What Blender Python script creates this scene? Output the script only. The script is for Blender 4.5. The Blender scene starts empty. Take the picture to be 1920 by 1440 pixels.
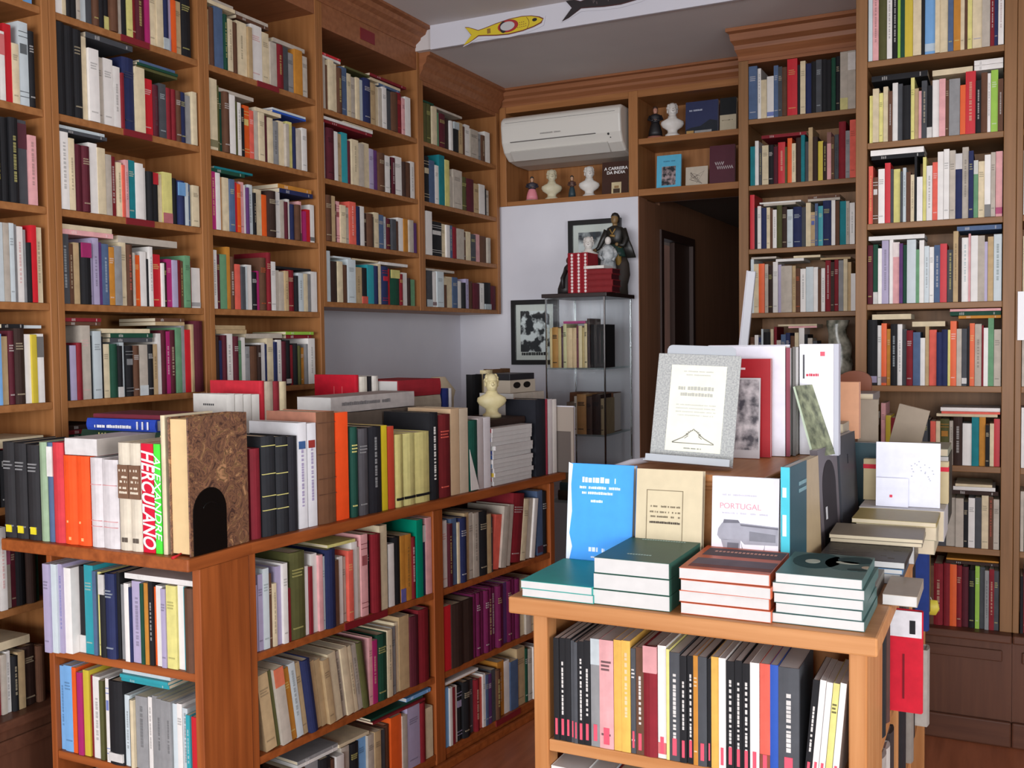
import bpy, bmesh, math, random, re
from mathutils import Matrix, Vector
rnd = random.Random(11)
SC = bpy.context.scene
COL = SC.collection
PI = math.pi

# ------------------------------------------------------------------ camera
cam = bpy.data.cameras.new('camera')
cam.sensor_fit = 'HORIZONTAL'; cam.sensor_width = 36.0
cam.lens = 36.0 * 1873.437 / 1920.0
cam.clip_start = 0.05
camo = bpy.data.objects.new('camera', cam); COL.objects.link(camo)
YAW, PIT, ROL, EYE = 0.459116, 0.0428450, -0.0122359, 1.45
_f = Vector((-math.sin(YAW)*math.cos(PIT), math.cos(YAW)*math.cos(PIT), -math.sin(PIT)))
_r0 = Vector((math.cos(YAW), math.sin(YAW), 0)); _u0 = _r0.cross(_f)
_r = _r0*math.cos(ROL) + _u0*math.sin(ROL); _u = _u0*math.cos(ROL) - _r0*math.sin(ROL)
camo.matrix_world = Matrix(((_r.x, _u.x, -_f.x, 0), (_r.y, _u.y, -_f.y, 0), (_r.z, _u.z, -_f.z, EYE), (0, 0, 0, 1)))
SC.camera = camo
EYEV = Vector((0, 0, EYE))
def depth_px(p):
    q = Vector(p) - EYEV; z = q.dot(_f)
    return z, 960 + 1873.4*q.dot(_r)/max(z, .01), 720 - 1873.4*q.dot(_u)/max(z, .01)

# ------------------------------------------------------------------ world, lights, exposure
SC.view_settings.view_transform = 'Standard'
SC.view_settings.look = 'None'
SC.view_settings.exposure = 0.1
SC.view_settings.gamma = 1.0
SC.view_settings.use_curve_mapping = False
W = bpy.data.worlds.new('daylight'); SC.world = W; W.use_nodes = True
W.node_tree.nodes['Background'].inputs[0].default_value = (0.80, 0.90, 1.0, 1)
W.node_tree.nodes['Background'].inputs[1].default_value = 1.0
def area(name, loc, target, sx, sy, power, color):
    l = bpy.data.lights.new(name, 'AREA'); l.shape = 'RECTANGLE'; l.size = sx; l.size_y = sy
    l.energy = power; l.color = color
    o = bpy.data.objects.new(name, l); COL.objects.link(o); o.location = loc
    o.rotation_euler = (Vector(target) - Vector(loc)).to_track_quat('-Z', 'Y').to_euler()
    return o
area('street_daylight', (0.2, -6.6, 1.4), (-0.6, 3.0, 1.3), 6.0, 2.4, 640, (0.97, 0.97, 1.0))
area('side_window_daylight', (3.6, 0.4, 1.6), (-2.55, 2.8, 1.4), 2.4, 1.9, 150, (0.97, 0.97, 1.0))  # fill lamp added out of view to brighten the long wall
SC.cycles.transparent_max_bounces = 24
SC.cycles.max_bounces = 10; SC.cycles.diffuse_bounces = 6

# ------------------------------------------------------------------ materials
def s2l(c): return tuple(((x/255)/12.92 if x/255 <= .04045 else ((x/255+.055)/1.055)**2.4) for x in c)
def lin(c): return s2l(c) + (1.0,)
def mat(name, rgb, rough=.5, metal=0., spec=.5, trans=0.):
    m = bpy.data.materials.new(name); m.use_nodes = True
    b = m.node_tree.nodes['Principled BSDF']
    b.inputs['Base Color'].default_value = lin(rgb); b.inputs['Roughness'].default_value = rough
    b.inputs['Metallic'].default_value = metal; b.inputs['Specular IOR Level'].default_value = spec
    b.inputs['Transmission Weight'].default_value = trans
    return m
def noisy(name, c1, c2, scale, rough=.5, detail=4., stretch=(1, 1, 1), bump=0., contrast=(.35, .65)):
    m = mat(name, c1, rough); nt = m.node_tree; N = nt.nodes; L = nt.links; b = N['Principled BSDF']
    tc = N.new('ShaderNodeTexCoord'); mp = N.new('ShaderNodeMapping'); mp.inputs['Scale'].default_value = stretch
    no = N.new('ShaderNodeTexNoise'); no.inputs['Scale'].default_value = scale; no.inputs['Detail'].default_value = detail
    cr = N.new('ShaderNodeValToRGB'); cr.color_ramp.elements[0].color = lin(c1); cr.color_ramp.elements[1].color = lin(c2)
    cr.color_ramp.elements[0].position, cr.color_ramp.elements[1].position = contrast
    L.new(tc.outputs['Object'], mp.inputs['Vector']); L.new(mp.outputs[0], no.inputs['Vector'])
    L.new(no.outputs['Fac'], cr.inputs[0]); L.new(cr.outputs[0], b.inputs['Base Color'])
    if bump:
        bp = N.new('ShaderNodeBump'); bp.inputs['Strength'].default_value = bump; bp.inputs['Distance'].default_value = .002
        L.new(no.outputs['Fac'], bp.inputs['Height']); L.new(bp.outputs[0], b.inputs['Normal'])
    return m
def wood(name, c1, c2, rough=.42):
    out = {}
    for ax, st in (('x', (1.2, 22, 22)), ('y', (22, 1.2, 22)), ('z', (22, 22, 1.2))):
        out[ax] = noisy(name + '_' + ax, c1, c2, 2.0, rough, 6., st, .12, (.3, .7))
        out[ax].node_tree.nodes['Principled BSDF'].inputs['Specular IOR Level'].default_value = .22
    return out
OAK = wood('oak', (142, 93, 52), (166, 113, 68))
TOAK = wood('light_oak', (172, 113, 64), (194, 138, 88))
OAK2 = wood('far_oak', (124, 88, 54), (146, 105, 68))  # oak copy darkened to offset the strong light on the far fronts
CROWN = wood('dark_oak', (134, 84, 54), (156, 102, 68))  # oak copy for cornices and headers, dim upper-room light put into its colour
CHERRY = wood('cherry', (130, 67, 31), (164, 89, 43))
DARKWOOD = wood('dark_panel', (86, 54, 40), (102, 65, 48))  # brown panelling; on the base cabinets the dark tone also carries their shade
def bookmat(name, rough, spec, lo=.86, hi=1.06):
    m = mat(name, (200, 200, 200), rough, 0, spec); nt = m.node_tree; N = nt.nodes; L = nt.links
    at = N.new('ShaderNodeAttribute'); at.attribute_name = 'Col'
    tc = N.new('ShaderNodeTexCoord'); no = N.new('ShaderNodeTexNoise'); no.inputs['Scale'].default_value = 34; no.inputs['Detail'].default_value = 3
    mr = N.new('ShaderNodeMapRange'); mr.inputs['From Min'].default_value = .3; mr.inputs['From Max'].default_value = .7
    mr.inputs['To Min'].default_value = lo; mr.inputs['To Max'].default_value = hi
    mx = N.new('ShaderNodeMix'); mx.data_type = 'RGBA'; mx.blend_type = 'MULTIPLY'; mx.inputs[0].default_value = 1
    L.new(tc.outputs['Object'], no.inputs['Vector']); L.new(no.outputs['Fac'], mr.inputs['Value'])
    L.new(at.outputs['Color'], mx.inputs[6]); L.new(mr.outputs[0], mx.inputs[7]); L.new(mx.outputs[2], N['Principled BSDF'].inputs['Base Color'])
    return m
M_CLOTH = bookmat('book_cloth', .72, .3)
M_GLOSS = bookmat('book_jacket', .42, .25, .94, 1.03)
M_PAPER = bookmat('paper', .85, .2, .95, 1.02)
M_WALL = noisy('white_plaster', (206, 205, 212), (214, 213, 219), 3, .8)
M_CEIL = noisy('ceiling_paint', (204, 198, 196), (212, 206, 203), 2, .85)
M_FLOOR = noisy('floor_boards', (158, 92, 60), (182, 110, 74), 3., .35, 5, (10, 1, 1))
M_BLACK = mat('black_paint', (16, 16, 17), .35)
M_METALBLACK = mat('black_steel', (12, 12, 12), .3, .3)
M_WHITE = mat('white_plastic', (225, 224, 222), .4)
M_CREAMPL = mat('aircon_plastic', (218, 214, 205), .38)
M_CHROME = mat('chrome', (190, 195, 198), .18, 1.)
M_LABEL = mat('dark_red_label', (122, 26, 34), .5)
M_PAPERW = mat('white_paper', (208, 207, 214), .7)

# ------------------------------------------------------------------ mesh builder
class MB:
    def __init__(s): s.v, s.f, s.c, s.m, s.sm = [], [], [], [], []
    def add(s, vs, fs, col=None, m=0, smooth=False):
        b = len(s.v); s.v += [tuple(v) for v in vs]
        for f in fs: s.f.append([b+i for i in f]); s.c.append(col or (1, 1, 1)); s.m.append(m); s.sm.append(smooth)
    def box(s, a, b, col=None, m=0, M=None):
        x0, y0, z0 = a; x1, y1, z1 = b
        vs = [Vector(p) for p in ((x0,y0,z0),(x1,y0,z0),(x1,y1,z0),(x0,y1,z0),(x0,y0,z1),(x1,y0,z1),(x1,y1,z1),(x0,y1,z1))]
        if M: vs = [M @ v for v in vs]
        s.add(vs, ((3,2,1,0),(4,5,6,7),(0,1,5,4),(1,2,6,5),(2,3,7,6),(3,0,4,7)), col, m)
    def prism(s, poly, z0, z1, col=None, m=0, M=None):          # plan polygon, counter-clockwise, extruded along z
        n = len(poly); vs = [Vector((x, y, z)) for z in (z0, z1) for x, y in poly]
        if M: vs = [M @ v for v in vs]
        s.add(vs, [list(range(n-1, -1, -1)), list(range(n, 2*n))] + [[i, (i+1) % n, n+(i+1) % n, n+i] for i in range(n)], col, m)
    def loft(s, rings, col=None, m=0, cap=True, smooth=True):   # rings: lists of points
        n = len(rings[0]); vs = [p for r in rings for p in r]; fs = []
        for k in range(len(rings)-1):
            for i in range(n): fs.append([k*n+i, k*n+(i+1) % n, (k+1)*n+(i+1) % n, (k+1)*n+i])
        if cap: fs += [list(range(n-1, -1, -1)), [(len(rings)-1)*n+i for i in range(n)]]
        s.add(vs, fs, col, m, smooth)
    def tube(s, pts, rad, col=None, m=0, seg=10):
        pts = [Vector(p) for p in pts]; rings = []
        for i, p in enumerate(pts):
            t = (pts[min(i+1, len(pts)-1)] - pts[max(i-1, 0)]).normalized()
            a = t.orthogonal().normalized() if i == 0 else (a - t*a.dot(t)).normalized()
            b = t.cross(a); r = rad[i] if isinstance(rad, (list, tuple)) else rad
            rings.append([p + (a*math.cos(2*PI*k/seg) + b*math.sin(2*PI*k/seg))*r for k in range(seg)])
        s.loft(rings, col, m)
    def ellipses(s, secs, col=None, m=0, seg=20):               # (z, rx, ry, cx, cy)
        s.loft([[(cx+rx*math.cos(2*PI*k/seg), cy+ry*math.sin(2*PI*k/seg), z) for k in range(seg)] for z, rx, ry, cx, cy in secs], col, m)
    def ball(s, c, r, col=None, m=0, seg=16, rings=9):
        rx, ry, rz = r if isinstance(r, (tuple, list)) else (r, r, r)
        s.ellipses([(c[2]-rz*math.cos(PI*i/rings), max(rx*math.sin(PI*i/rings), 1e-4), max(ry*math.sin(PI*i/rings), 1e-4), c[0], c[1]) for i in range(rings+1)], col, m, seg)
    def build(s, name, mats, parent=None, loc=None, M=None, bevel=0., link=True):
        me = bpy.data.meshes.new(name); me.from_pydata(s.v, [], s.f)
        if not isinstance(mats, (list, tuple)): mats = [mats]
        for x in mats: me.materials.append(x)
        me.polygons.foreach_set('material_index', s.m); me.polygons.foreach_set('use_smooth', s.sm)
        ca = me.color_attributes.new('Col', 'FLOAT_COLOR', 'CORNER')
        buf = []
        for f, c in zip(s.f, s.c): buf += [c[0], c[1], c[2], 1.0]*len(f)
        ca.data.foreach_set('color', buf); me.update()
        o = bpy.data.objects.new(name, me); COL.objects.link(o)
        if parent: o.parent = parent
        if M is not None: o.matrix_local = M
        elif loc is not None: o.location = loc
        if bevel:
            bv = o.modifiers.new('edge', 'BEVEL'); bv.width = bevel; bv.segments = 2; bv.limit_method = 'ANGLE'
        return o
def empty(name, loc=(0, 0, 0), rz=0., M=None):
    o = bpy.data.objects.new(name, None); COL.objects.link(o); o.empty_display_size = .05
    if M is not None: o.matrix_world = M
    else: o.location = loc; o.rotation_euler = (0, 0, rz)
    return o
def tag(o, label, cat, group=None, kind=None):
    o['label'] = label; o['category'] = cat
    if group: o['group'] = group
    if kind: o['kind'] = kind
    return o
def thing(name, label, cat, loc=(0, 0, 0), rz=0., group=None, M=None):
    return tag(empty(name, loc, rz, M), label, cat, group)
def structure(name, mb, mats, **k):
    o = mb.build(name, mats, **k); o['kind'] = 'structure'; return o
def boxo(name, a, b, m, parent=None, bevel=0.):
    mb = MB(); mb.box(a, b); return mb.build(name, m, parent, bevel=bevel)
def frame(origin, u):                                           # local x along a face, y into it, z up
    u = Vector((u[0], u[1], 0)).normalized(); n = Vector((u.y, -u.x, 0))
    return Matrix(((u.x, -n.x, 0, origin[0]), (u.y, -n.y, 0, origin[1]), (0, 0, 1, origin[2] if len(origin) > 2 else 0), (0, 0, 0, 1)))
def lettering(name, text, size, parent, M, m, align='CENTER', shear=0., bold=0.):
    c = bpy.data.curves.new(name, 'FONT'); c.body = text; c.size = size; c.align_x = align; c.align_y = 'CENTER'
    c.extrude = .0004; c.shear = shear; c.offset = bold; c.materials.append(m)
    q = bpy.data.objects.new(name, c); COL.objects.link(q); bpy.context.view_layer.update()
    me = bpy.data.meshes.new_from_object(q.evaluated_get(bpy.context.evaluated_depsgraph_get())); bpy.data.objects.remove(q)
    me.name = name; o = bpy.data.objects.new(name, me); COL.objects.link(o); o.parent = parent; o.matrix_local = M
    return o
def scribble(mb, x0, x1, z, hgt, y, col=(0, 0, 0), m=0, dens=.75, seed=0):   # a line of print too small to read, on a plane y
    r = random.Random(seed); x = x0
    while x < x1:
        w = hgt*r.uniform(.35, .8)
        if r.random() < dens: mb.box((x, y-.0005, z), (min(x+w, x1), y+.0003, z+hgt*r.uniform(.8, 1.)), col, m)
        x += w*1.3

# ------------------------------------------------------------------ colours of the books
CC = dict(w=(226,222,216),c=(216,200,166),t=(186,160,120),b=(186,176,162),g=(140,140,140),G=(72,74,78),k=(26,26,29),n=(36,44,84),B=(44,84,172),S=(118,168,216),
 e=(22,120,128),E=(24,70,52),m=(104,150,112),l=(148,190,70),o=(84,84,46),y=(204,182,60),J=(224,176,84),Y=(216,208,128),O=(222,92,36),D=(190,128,48),r=(196,36,46),R=(128,28,38),
 u=(86,28,40),p=(222,164,164),P=(92,54,108),v=(170,160,188),V=(170,44,106),N=(96,64,46),q=(54,36,30),s=(222,98,82),i=(196,206,208),T=(48,150,160),Z=(80,100,132),M=(106,26,72),H=(0,132,104))
CN = dict(w='white',c='cream',t='tan',b='grey-beige',g='grey',G='dark-grey',k='black',n='navy',B='blue',S='sky-blue',e='teal',E='dark-green',m='sage-green',l='lime-green',o='olive',y='yellow',J='golden-yellow',
 Y='pale-yellow',O='orange',D='ochre',r='red',R='dark-red',u='maroon',p='pink',P='purple',v='lavender',V='magenta',N='brown',q='dark-brown',s='salmon',i='pale-grey',T='turquoise',Z='slate-blue',M='plum',H='emerald-green')
PAGE = s2l((214, 200, 172)); PAGEW = s2l((205, 203, 199))
def ccol(k, j=.07):
    c = s2l(CC[k]); f = 1 + rnd.uniform(-j, j); return tuple(min(.95, x*f) for x in c)

def book_cover(mb, w, h, d, col, m, hard, M=None, spine=None):
    t = min(.0028 if hard else .0009, w*.25); bl = min(w*.16, .005) if hard else min(w*.03, .001)
    prof = [(0, 0)] + [(w*k/4, -bl*math.sin(PI*k/4)) for k in (1, 2, 3)] + [(w, 0)]
    poly = prof + [(w, d), (w-t, d), (w-t, t*1.2), (t, t*1.2), (t, d), (0, d)]
    # cover as three convex slabs so every face is planar and convex
    mb.prism(prof + [(w, t*1.2), (0, t*1.2)], 0, h, spine or col, m, M)
    mb.box((0, t*1.2, 0), (t, d, h), col, m, M); mb.box((w-t, t*1.2, 0), (w, d, h), col, m, M)
    return t, bl
def book_pages(mb, w, h, d, t, hard, col, m, M=None):
    q = .003 if hard else .0006
    mb.box((t, t*1.2, q), (w-t, d-q, h-q), col, m, M)
def book_marks(mb, w, h, bl, lab, col, m, M=None, style=0, seed=0):
    r = random.Random(seed); y0 = -bl-.0007; y1 = t1 = .0004
    x0, x1 = w*.14, w*.86
    if lab == 'band': pass
    if style == 0:      # title running along the spine
        z = h*r.uniform(.2, .32); ze = h*r.uniform(.72, .9); cx = w*.5; hw = min(w*.14, .0042)
        while z < ze:
            l = r.uniform(.004, .009)
            mb.box((cx-hw, y0, z), (cx+hw, y1, z+l), col, m, M); z += l+r.choice((.0015, .0015, .005))
    elif style == 1:    # cross bands
        for f in (.1, .16, .82, .88): mb.box((x0*.3, y0, h*f), (w-x0*.3, y1, h*f+.002), col, m, M)
        mb.box((x0, y0, h*.62), (x1, y1, h*.74), col, m, M)
    elif style == 2:    # block at the top or the foot of the spine
        a, b = r.choice(((.0, .2), (.76, 1.), (.04, .14), (.66, .96)))
        mb.box((0, y0, h*a), (w, y1, h*b), col, m, M)
    elif style == 4:    # thin bands only
        for f in (.26, .40, .62, .90): mb.box((.001, y0, h*f), (w-.001, y1, h*f+.0022), col, m, M)
    elif style == 3:    # short title lines across
        for f in (.72, .755, .79, .12): mb.box((x0, y0, h*f), (x1*r.uniform(.8, 1), y1, h*f+min(.004, w*.3)), col, m, M)
# ------------------------------------------------------------------ room shell
def shell(name, a, b, m):
    mb = MB(); mb.box(a, b); return structure(name, mb, m)
shell('floor', (-3.0, -1.3, -.1), (1.9, 8.6, 0), M_FLOOR)
shell('wall_left', (-3.0, -1.3, 0), (-2.83, 5.06, 3.1), M_WALL)
mb = MB(); mb.box((1.75, -1.3, 0), (1.9, -.6, 3.1)); mb.box((1.75, 1.7, 0), (1.9, 4.3, 3.1)); mb.box((1.75, -.6, 0), (1.9, 1.7, .6)); mb.box((1.75, -.6, 2.4), (1.9, 1.7, 3.1))  # opening added in the unseen wall to let the side fill through
structure('wall_right', mb, M_WALL)
mb = MB()
mb.box((-2.83, 5.06, 0), (-1.746, 5.2, 2.215)); mb.box((-2.83, 5.36, 2.215), (-1.2, 5.42, 2.845)); mb.box((-1.2, 5.06, 0), (-.4, 5.2, 2.845))
structure('wall_back', mb, M_WALL)
shell('wall_partition', (.62, 3.92, 0), (1.75, 4.25, 3.1), M_WALL)
mb = MB(); mb.box((-3.0, -1.3, 2.95), (1.9, 4.152, 3.1)); structure('ceiling', mb, M_CEIL)
mb = MB(); mb.box((-3.0, 4.16, 2.845), (1.9, 5.5, 3.1)); structure('ceiling_lower', mb, M_CEIL)
shell('trim_beam_face', (-2.46, 4.146, 2.838), (1.75, 4.16, 2.951), M_PAPERW)
# street front: wall with a wide shop window
mb = MB()
mb.box((-3.0, -1.3, 0), (1.9, -1.15, .25)); mb.box((-3.0, -1.3, 2.35), (1.9, -1.15, 2.95))
mb.box((-3.0, -1.3, .25), (-2.75, -1.15, 2.35)); mb.box((1.7, -1.3, .25), (1.9, -1.15, 2.35))
structure('wall_front', mb, M_WALL)
# corridor behind the doorway
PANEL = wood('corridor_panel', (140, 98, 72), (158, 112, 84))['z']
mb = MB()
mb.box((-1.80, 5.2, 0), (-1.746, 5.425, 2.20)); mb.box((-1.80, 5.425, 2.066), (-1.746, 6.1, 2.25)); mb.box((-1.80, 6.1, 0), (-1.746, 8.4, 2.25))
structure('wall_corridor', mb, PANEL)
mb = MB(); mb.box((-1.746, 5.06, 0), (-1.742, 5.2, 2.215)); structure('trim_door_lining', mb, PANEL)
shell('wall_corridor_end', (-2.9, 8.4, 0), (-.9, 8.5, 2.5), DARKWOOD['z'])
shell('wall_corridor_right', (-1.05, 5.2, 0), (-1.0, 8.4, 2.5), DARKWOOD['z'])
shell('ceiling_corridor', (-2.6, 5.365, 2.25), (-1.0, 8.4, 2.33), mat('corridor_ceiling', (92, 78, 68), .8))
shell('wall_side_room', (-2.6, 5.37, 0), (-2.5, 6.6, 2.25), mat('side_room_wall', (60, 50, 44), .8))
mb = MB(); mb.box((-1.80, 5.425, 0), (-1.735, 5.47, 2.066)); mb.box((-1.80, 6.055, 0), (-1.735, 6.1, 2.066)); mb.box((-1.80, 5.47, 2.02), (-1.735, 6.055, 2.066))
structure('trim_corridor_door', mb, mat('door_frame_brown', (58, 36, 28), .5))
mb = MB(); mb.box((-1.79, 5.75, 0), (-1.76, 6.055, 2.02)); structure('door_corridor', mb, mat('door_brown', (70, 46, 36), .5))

# ------------------------------------------------------------------ book cases
def moulding(mb, M, x0, x1, z0, z1, out, ends=(0, 0)):         # stepped cornice along local x, growing towards the room (local -y)
    H = z1 - z0; prof = [(0, 0), (.02, 0), (.02, .16), (.3, .36), (.34, .50), (.62, .62), (.72, .84), (1., .88), (1., 1.), (0, 1.)]
    pts = [(-out*a, z0+H*b) for a, b in prof]
    rings = []
    for x, e in ((x0, ends[0]), (x1, ends[1])):
        rings.append([M @ Vector((x + e*(-y), y, z)) for y, z in pts])
    mb.loft(rings, smooth=False)
def bay(label, group, M, x0, x1, depth, shelves, top, base, crown=None, out=.09, lab=(), thick=.022, post=.025, W_=OAK, axis='y', dist='', labels_at=None, frieze=None, cends=(0, 0), bottom_rail=True):
    """One bookcase unit: side panels, back, shelves; local frame M has x along the front, y into the depth"""
    t = thing('bookcase', label, 'bookcase', group=group, M=M @ Matrix.Translation((x0, 0, 0)))
    w = x1 - x0; fr = top if frieze is None else frieze
    boxo('side_panel', (0, 0, base), (post, depth, fr), W_['z'], t, .002)
    boxo('side_panel', (w-post, 0, base), (w, depth, fr), W_['z'], t, .002)
    boxo('back_panel', (post, depth-.012, base), (w-post, depth, fr), W_['z'], t)
    for i, z in enumerate(shelves):
        s = boxo('shelf', (post, .004, z-thick), (w-post, depth-.012, z), W_[axis], t, .002)
        if i in lab:
            a, b = labels_at or (.42, .62)
            boxo('shelf_label', (post+(w-2*post)*a, -.0005, z-thick+.0005), (post+(w-2*post)*b, .0045, z-.0005), M_LABEL, s)
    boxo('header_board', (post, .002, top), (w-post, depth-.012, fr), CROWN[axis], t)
    if crown:
        mb = MB(); I = Matrix(); moulding(mb, I, 0, w, crown[0], crown[1], out, cends)
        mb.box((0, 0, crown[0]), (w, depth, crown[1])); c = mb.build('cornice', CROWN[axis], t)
    return t
ML = frame((-2.55, 0), (0, 1))
ZL = [2.45, 2.15, 1.865, 1.58, 1.285, .995, .70, .40]
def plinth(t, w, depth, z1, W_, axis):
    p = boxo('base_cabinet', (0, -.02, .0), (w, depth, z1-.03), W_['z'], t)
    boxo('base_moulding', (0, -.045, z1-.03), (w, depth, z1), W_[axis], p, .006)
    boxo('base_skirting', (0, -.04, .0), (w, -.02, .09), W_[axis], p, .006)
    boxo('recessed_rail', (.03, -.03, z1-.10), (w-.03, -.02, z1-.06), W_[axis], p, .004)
LG = 'oak bookcases along the long wall'
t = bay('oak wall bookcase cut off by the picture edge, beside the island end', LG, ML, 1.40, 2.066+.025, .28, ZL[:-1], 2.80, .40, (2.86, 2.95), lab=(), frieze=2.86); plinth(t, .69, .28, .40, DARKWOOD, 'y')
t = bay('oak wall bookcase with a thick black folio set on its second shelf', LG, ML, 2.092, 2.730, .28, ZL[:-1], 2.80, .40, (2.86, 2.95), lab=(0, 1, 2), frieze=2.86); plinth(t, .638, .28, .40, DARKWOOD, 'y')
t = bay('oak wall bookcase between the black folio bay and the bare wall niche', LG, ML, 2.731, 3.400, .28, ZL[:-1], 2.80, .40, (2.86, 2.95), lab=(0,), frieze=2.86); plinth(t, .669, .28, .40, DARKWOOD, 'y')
ZH = [2.43, 2.14, 1.88, 1.625]
t = bay('oak hanging bookcase with a maroon book lying on its second shelf', LG, ML, 3.401, 4.190, .28, ZH, 2.76, 1.603, (2.86, 2.95), frieze=2.86, post=.022, cends=(0, .0))
boxo('frieze_label', (.30, -.0006, 2.785), (.41, .003, 2.835), M_LABEL, t)
t = bay('oak hanging bookcase in the room corner beside the air conditioner', LG, ML, 4.191, 5.03, .28, ZH, 2.70, 1.603, (2.72, 2.845), frieze=2.72, post=.03, out=.06)
# recess behind the hanging shelves
ME = frame((0, 4.62), (1, 0))
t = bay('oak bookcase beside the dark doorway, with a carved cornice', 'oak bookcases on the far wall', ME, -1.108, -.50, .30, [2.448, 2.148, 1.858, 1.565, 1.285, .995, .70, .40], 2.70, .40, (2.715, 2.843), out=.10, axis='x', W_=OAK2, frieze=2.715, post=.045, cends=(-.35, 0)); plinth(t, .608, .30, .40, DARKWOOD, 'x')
MF = frame((0, 3.9), (1, 0))
ZF = [2.456, 2.16, 1.865, 1.57, 1.27, .985, .69, .40]
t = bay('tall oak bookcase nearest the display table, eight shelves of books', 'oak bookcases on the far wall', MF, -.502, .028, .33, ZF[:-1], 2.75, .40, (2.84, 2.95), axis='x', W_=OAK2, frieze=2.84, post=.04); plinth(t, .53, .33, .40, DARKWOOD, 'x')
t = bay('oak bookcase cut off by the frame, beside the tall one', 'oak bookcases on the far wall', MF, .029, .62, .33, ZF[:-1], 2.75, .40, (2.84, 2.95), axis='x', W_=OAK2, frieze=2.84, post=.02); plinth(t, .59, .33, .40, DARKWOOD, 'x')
shell('wall_return', (-.50, 4.23, 0), (-.44, 5.2, 2.845), OAK['z'])
# cabinet over the doorway and the air conditioner
MK = frame((0, 5.06), (1, 0))
t = thing('wall_cabinet', 'open oak wall cabinet with air conditioner and busts above doorway', 'cabinet', M=MK)
for x0, x1 in ((-2.575, -2.515), (-1.793, -1.742), (-1.212, -1.15)): boxo('post', (x0, -.012, 2.205), (x1, .29, 2.755), OAK['z'], t, .003)
boxo('back_panel', (-2.515, .28, 2.215), (-1.212, .295, 2.755), OAK['z'], t)
boxo('shelf', (-2.515, -.008, 2.205), (-1.793, .28, 2.23), OAK['x'], t, .002)
boxo('shelf', (-1.742, -.008, 2.205), (-1.212, .28, 2.24), OAK['x'], t, .002)
boxo('shelf', (-1.742, 0, 2.475), (-1.212, .28, 2.505), OAK['x'], t, .002)
boxo('header_board', (-2.515, -.006, 2.72), (-1.212, .28, 2.755), OAK['x'], t)
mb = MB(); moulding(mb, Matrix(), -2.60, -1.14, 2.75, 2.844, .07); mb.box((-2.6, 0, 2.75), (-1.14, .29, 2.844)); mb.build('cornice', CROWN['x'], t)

# ------------------------------------------------------------------ islands
ZT = .922
AX, AY = -1.81, 2.064; DS = Vector((.135, 1, 0)).normalized(); NS = Vector((DS.y, -DS.x, 0))
MS = frame((AX, AY), (.135, 1)); MEND = frame((0, 1.875), (1, 0))
def SP(s, o): return Vector((AX, AY, 0)) + DS*s + NS*o
ISL = 'cherry island bookcases'
t = thing('island_bookcase', 'low cherry bookcase forming the island end, three shelves facing the window', 'bookcase', (0, 0, 0), group=ISL, M=MEND)
boxo('side_panel', (-2.365, 0, 0), (-2.345, .18, .888), CHERRY['z'], t, .002)
boxo('side_panel', (-1.832, 0, 0), (-1.806, .181, .888), CHERRY['z'], t, .002)
boxo('back_panel', (-2.345, .17, .05), (-1.832, .18, .888), CHERRY['z'], t)
for z in (.618, .333, .063): boxo('shelf', (-2.345, .003, z-.022), (-1.832, .17, z), CHERRY['x'], t, .002)
boxo('plinth', (-2.345, .012, 0), (-1.832, .03, .041), CHERRY['x'], t)
t = thing('island_bookcase', 'long low cherry island bookcase with two columns of shelves facing the table', 'bookcase', group=ISL, M=MS)
for x0, x1 in ((-.003, .02), (.787, .837), (1.525, 1.557)): boxo('side_panel' if x0 != .787 else 'divider', (x0, 0, 0), (x1, .27, .888), CHERRY['z'], t, .002)
boxo('back_panel', (.02, .26, .05), (1.525, .27, .888), CHERRY['z'], t)
for i, z in enumerate((.613, .328, .063)):
    s = boxo('shelf', (.02, .003, z-.022), (.787, .26, z), CHERRY['y'], t, .002)
    if i == 0: boxo('shelf_label', (.36, -.0006, z-.0215), (.55, .0035, z-.0005), M_LABEL, s)
    s = boxo('shelf', (.837, .003, z-.022), (1.525, .26, z), CHERRY['y'], t, .002)
    if i == 2: boxo('shelf_label', (.30, -.0006, z-.0215), (.46, .0035, z-.0005), M_LABEL, s); s.children[0].location.x = .837
boxo('plinth', (.02, .006, 0), (1.525, .03, .041), CHERRY['y'], t); boxo('base_moulding', (-.003, -.018, 0), (1.56, 0, .03), CHERRY['y'], t, .005)
boxo('carcass', (-.003, .28, 0), (1.557, .60, .888), CHERRY['z'], t)
mb = MB(); e = SP(1.643, .004); bk = SP(1.643, -.62)
mb.prism([(-2.488, 1.83), (-1.800, 1.83), (-1.798, 2.06), (e.x, e.y), (bk.x, bk.y), (-2.43, 2.1)], .8895, ZT)
tag(mb.build('worktop', CHERRY['y'], bevel=.004), 'continuous cherry worktop carrying the rows of books on the island', 'worktop')
# display table nearer the window
MR = frame((0, 1.865), (1, 0))
t = thing('display_table', 'oak display table with a front bookshelf, stacked with new books', 'display table', group=None, M=MR)
for x0, x1 in ((-.880, -.848), (-.250, -.218)): boxo('side_panel', (x0, 0, 0), (x1, .05, .885), TOAK['z'], t, .003)
boxo('carcass', (-.87, .262, 0), (-.40, 1.5, .885), TOAK['z'], t)
boxo('back_panel', (-.848, .25, .05), (-.25, .26, .885), TOAK['z'], t)
for z in (.62, .34, .08): boxo('shelf', (-.848, .004, z-.025), (-.25, .25, z), TOAK['x'], t, .002)
boxo('side_panel', (-.88, .05, 0), (-.862, .25, .885), TOAK['z'], t); boxo('side_panel', (-.236, .05, 0), (-.2185, .25, .885), TOAK['z'], t)
for z in (.62, .34, .08): boxo('shelf', (-.398, .262, z-.025), (-.222, 1.5, z), TOAK['y'], t, .002)
for y in (.60, .98, 1.48): boxo('divider', (-.398, y, 0), (-.22, y+.025, .885), TOAK['z'], t, .002)
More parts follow.
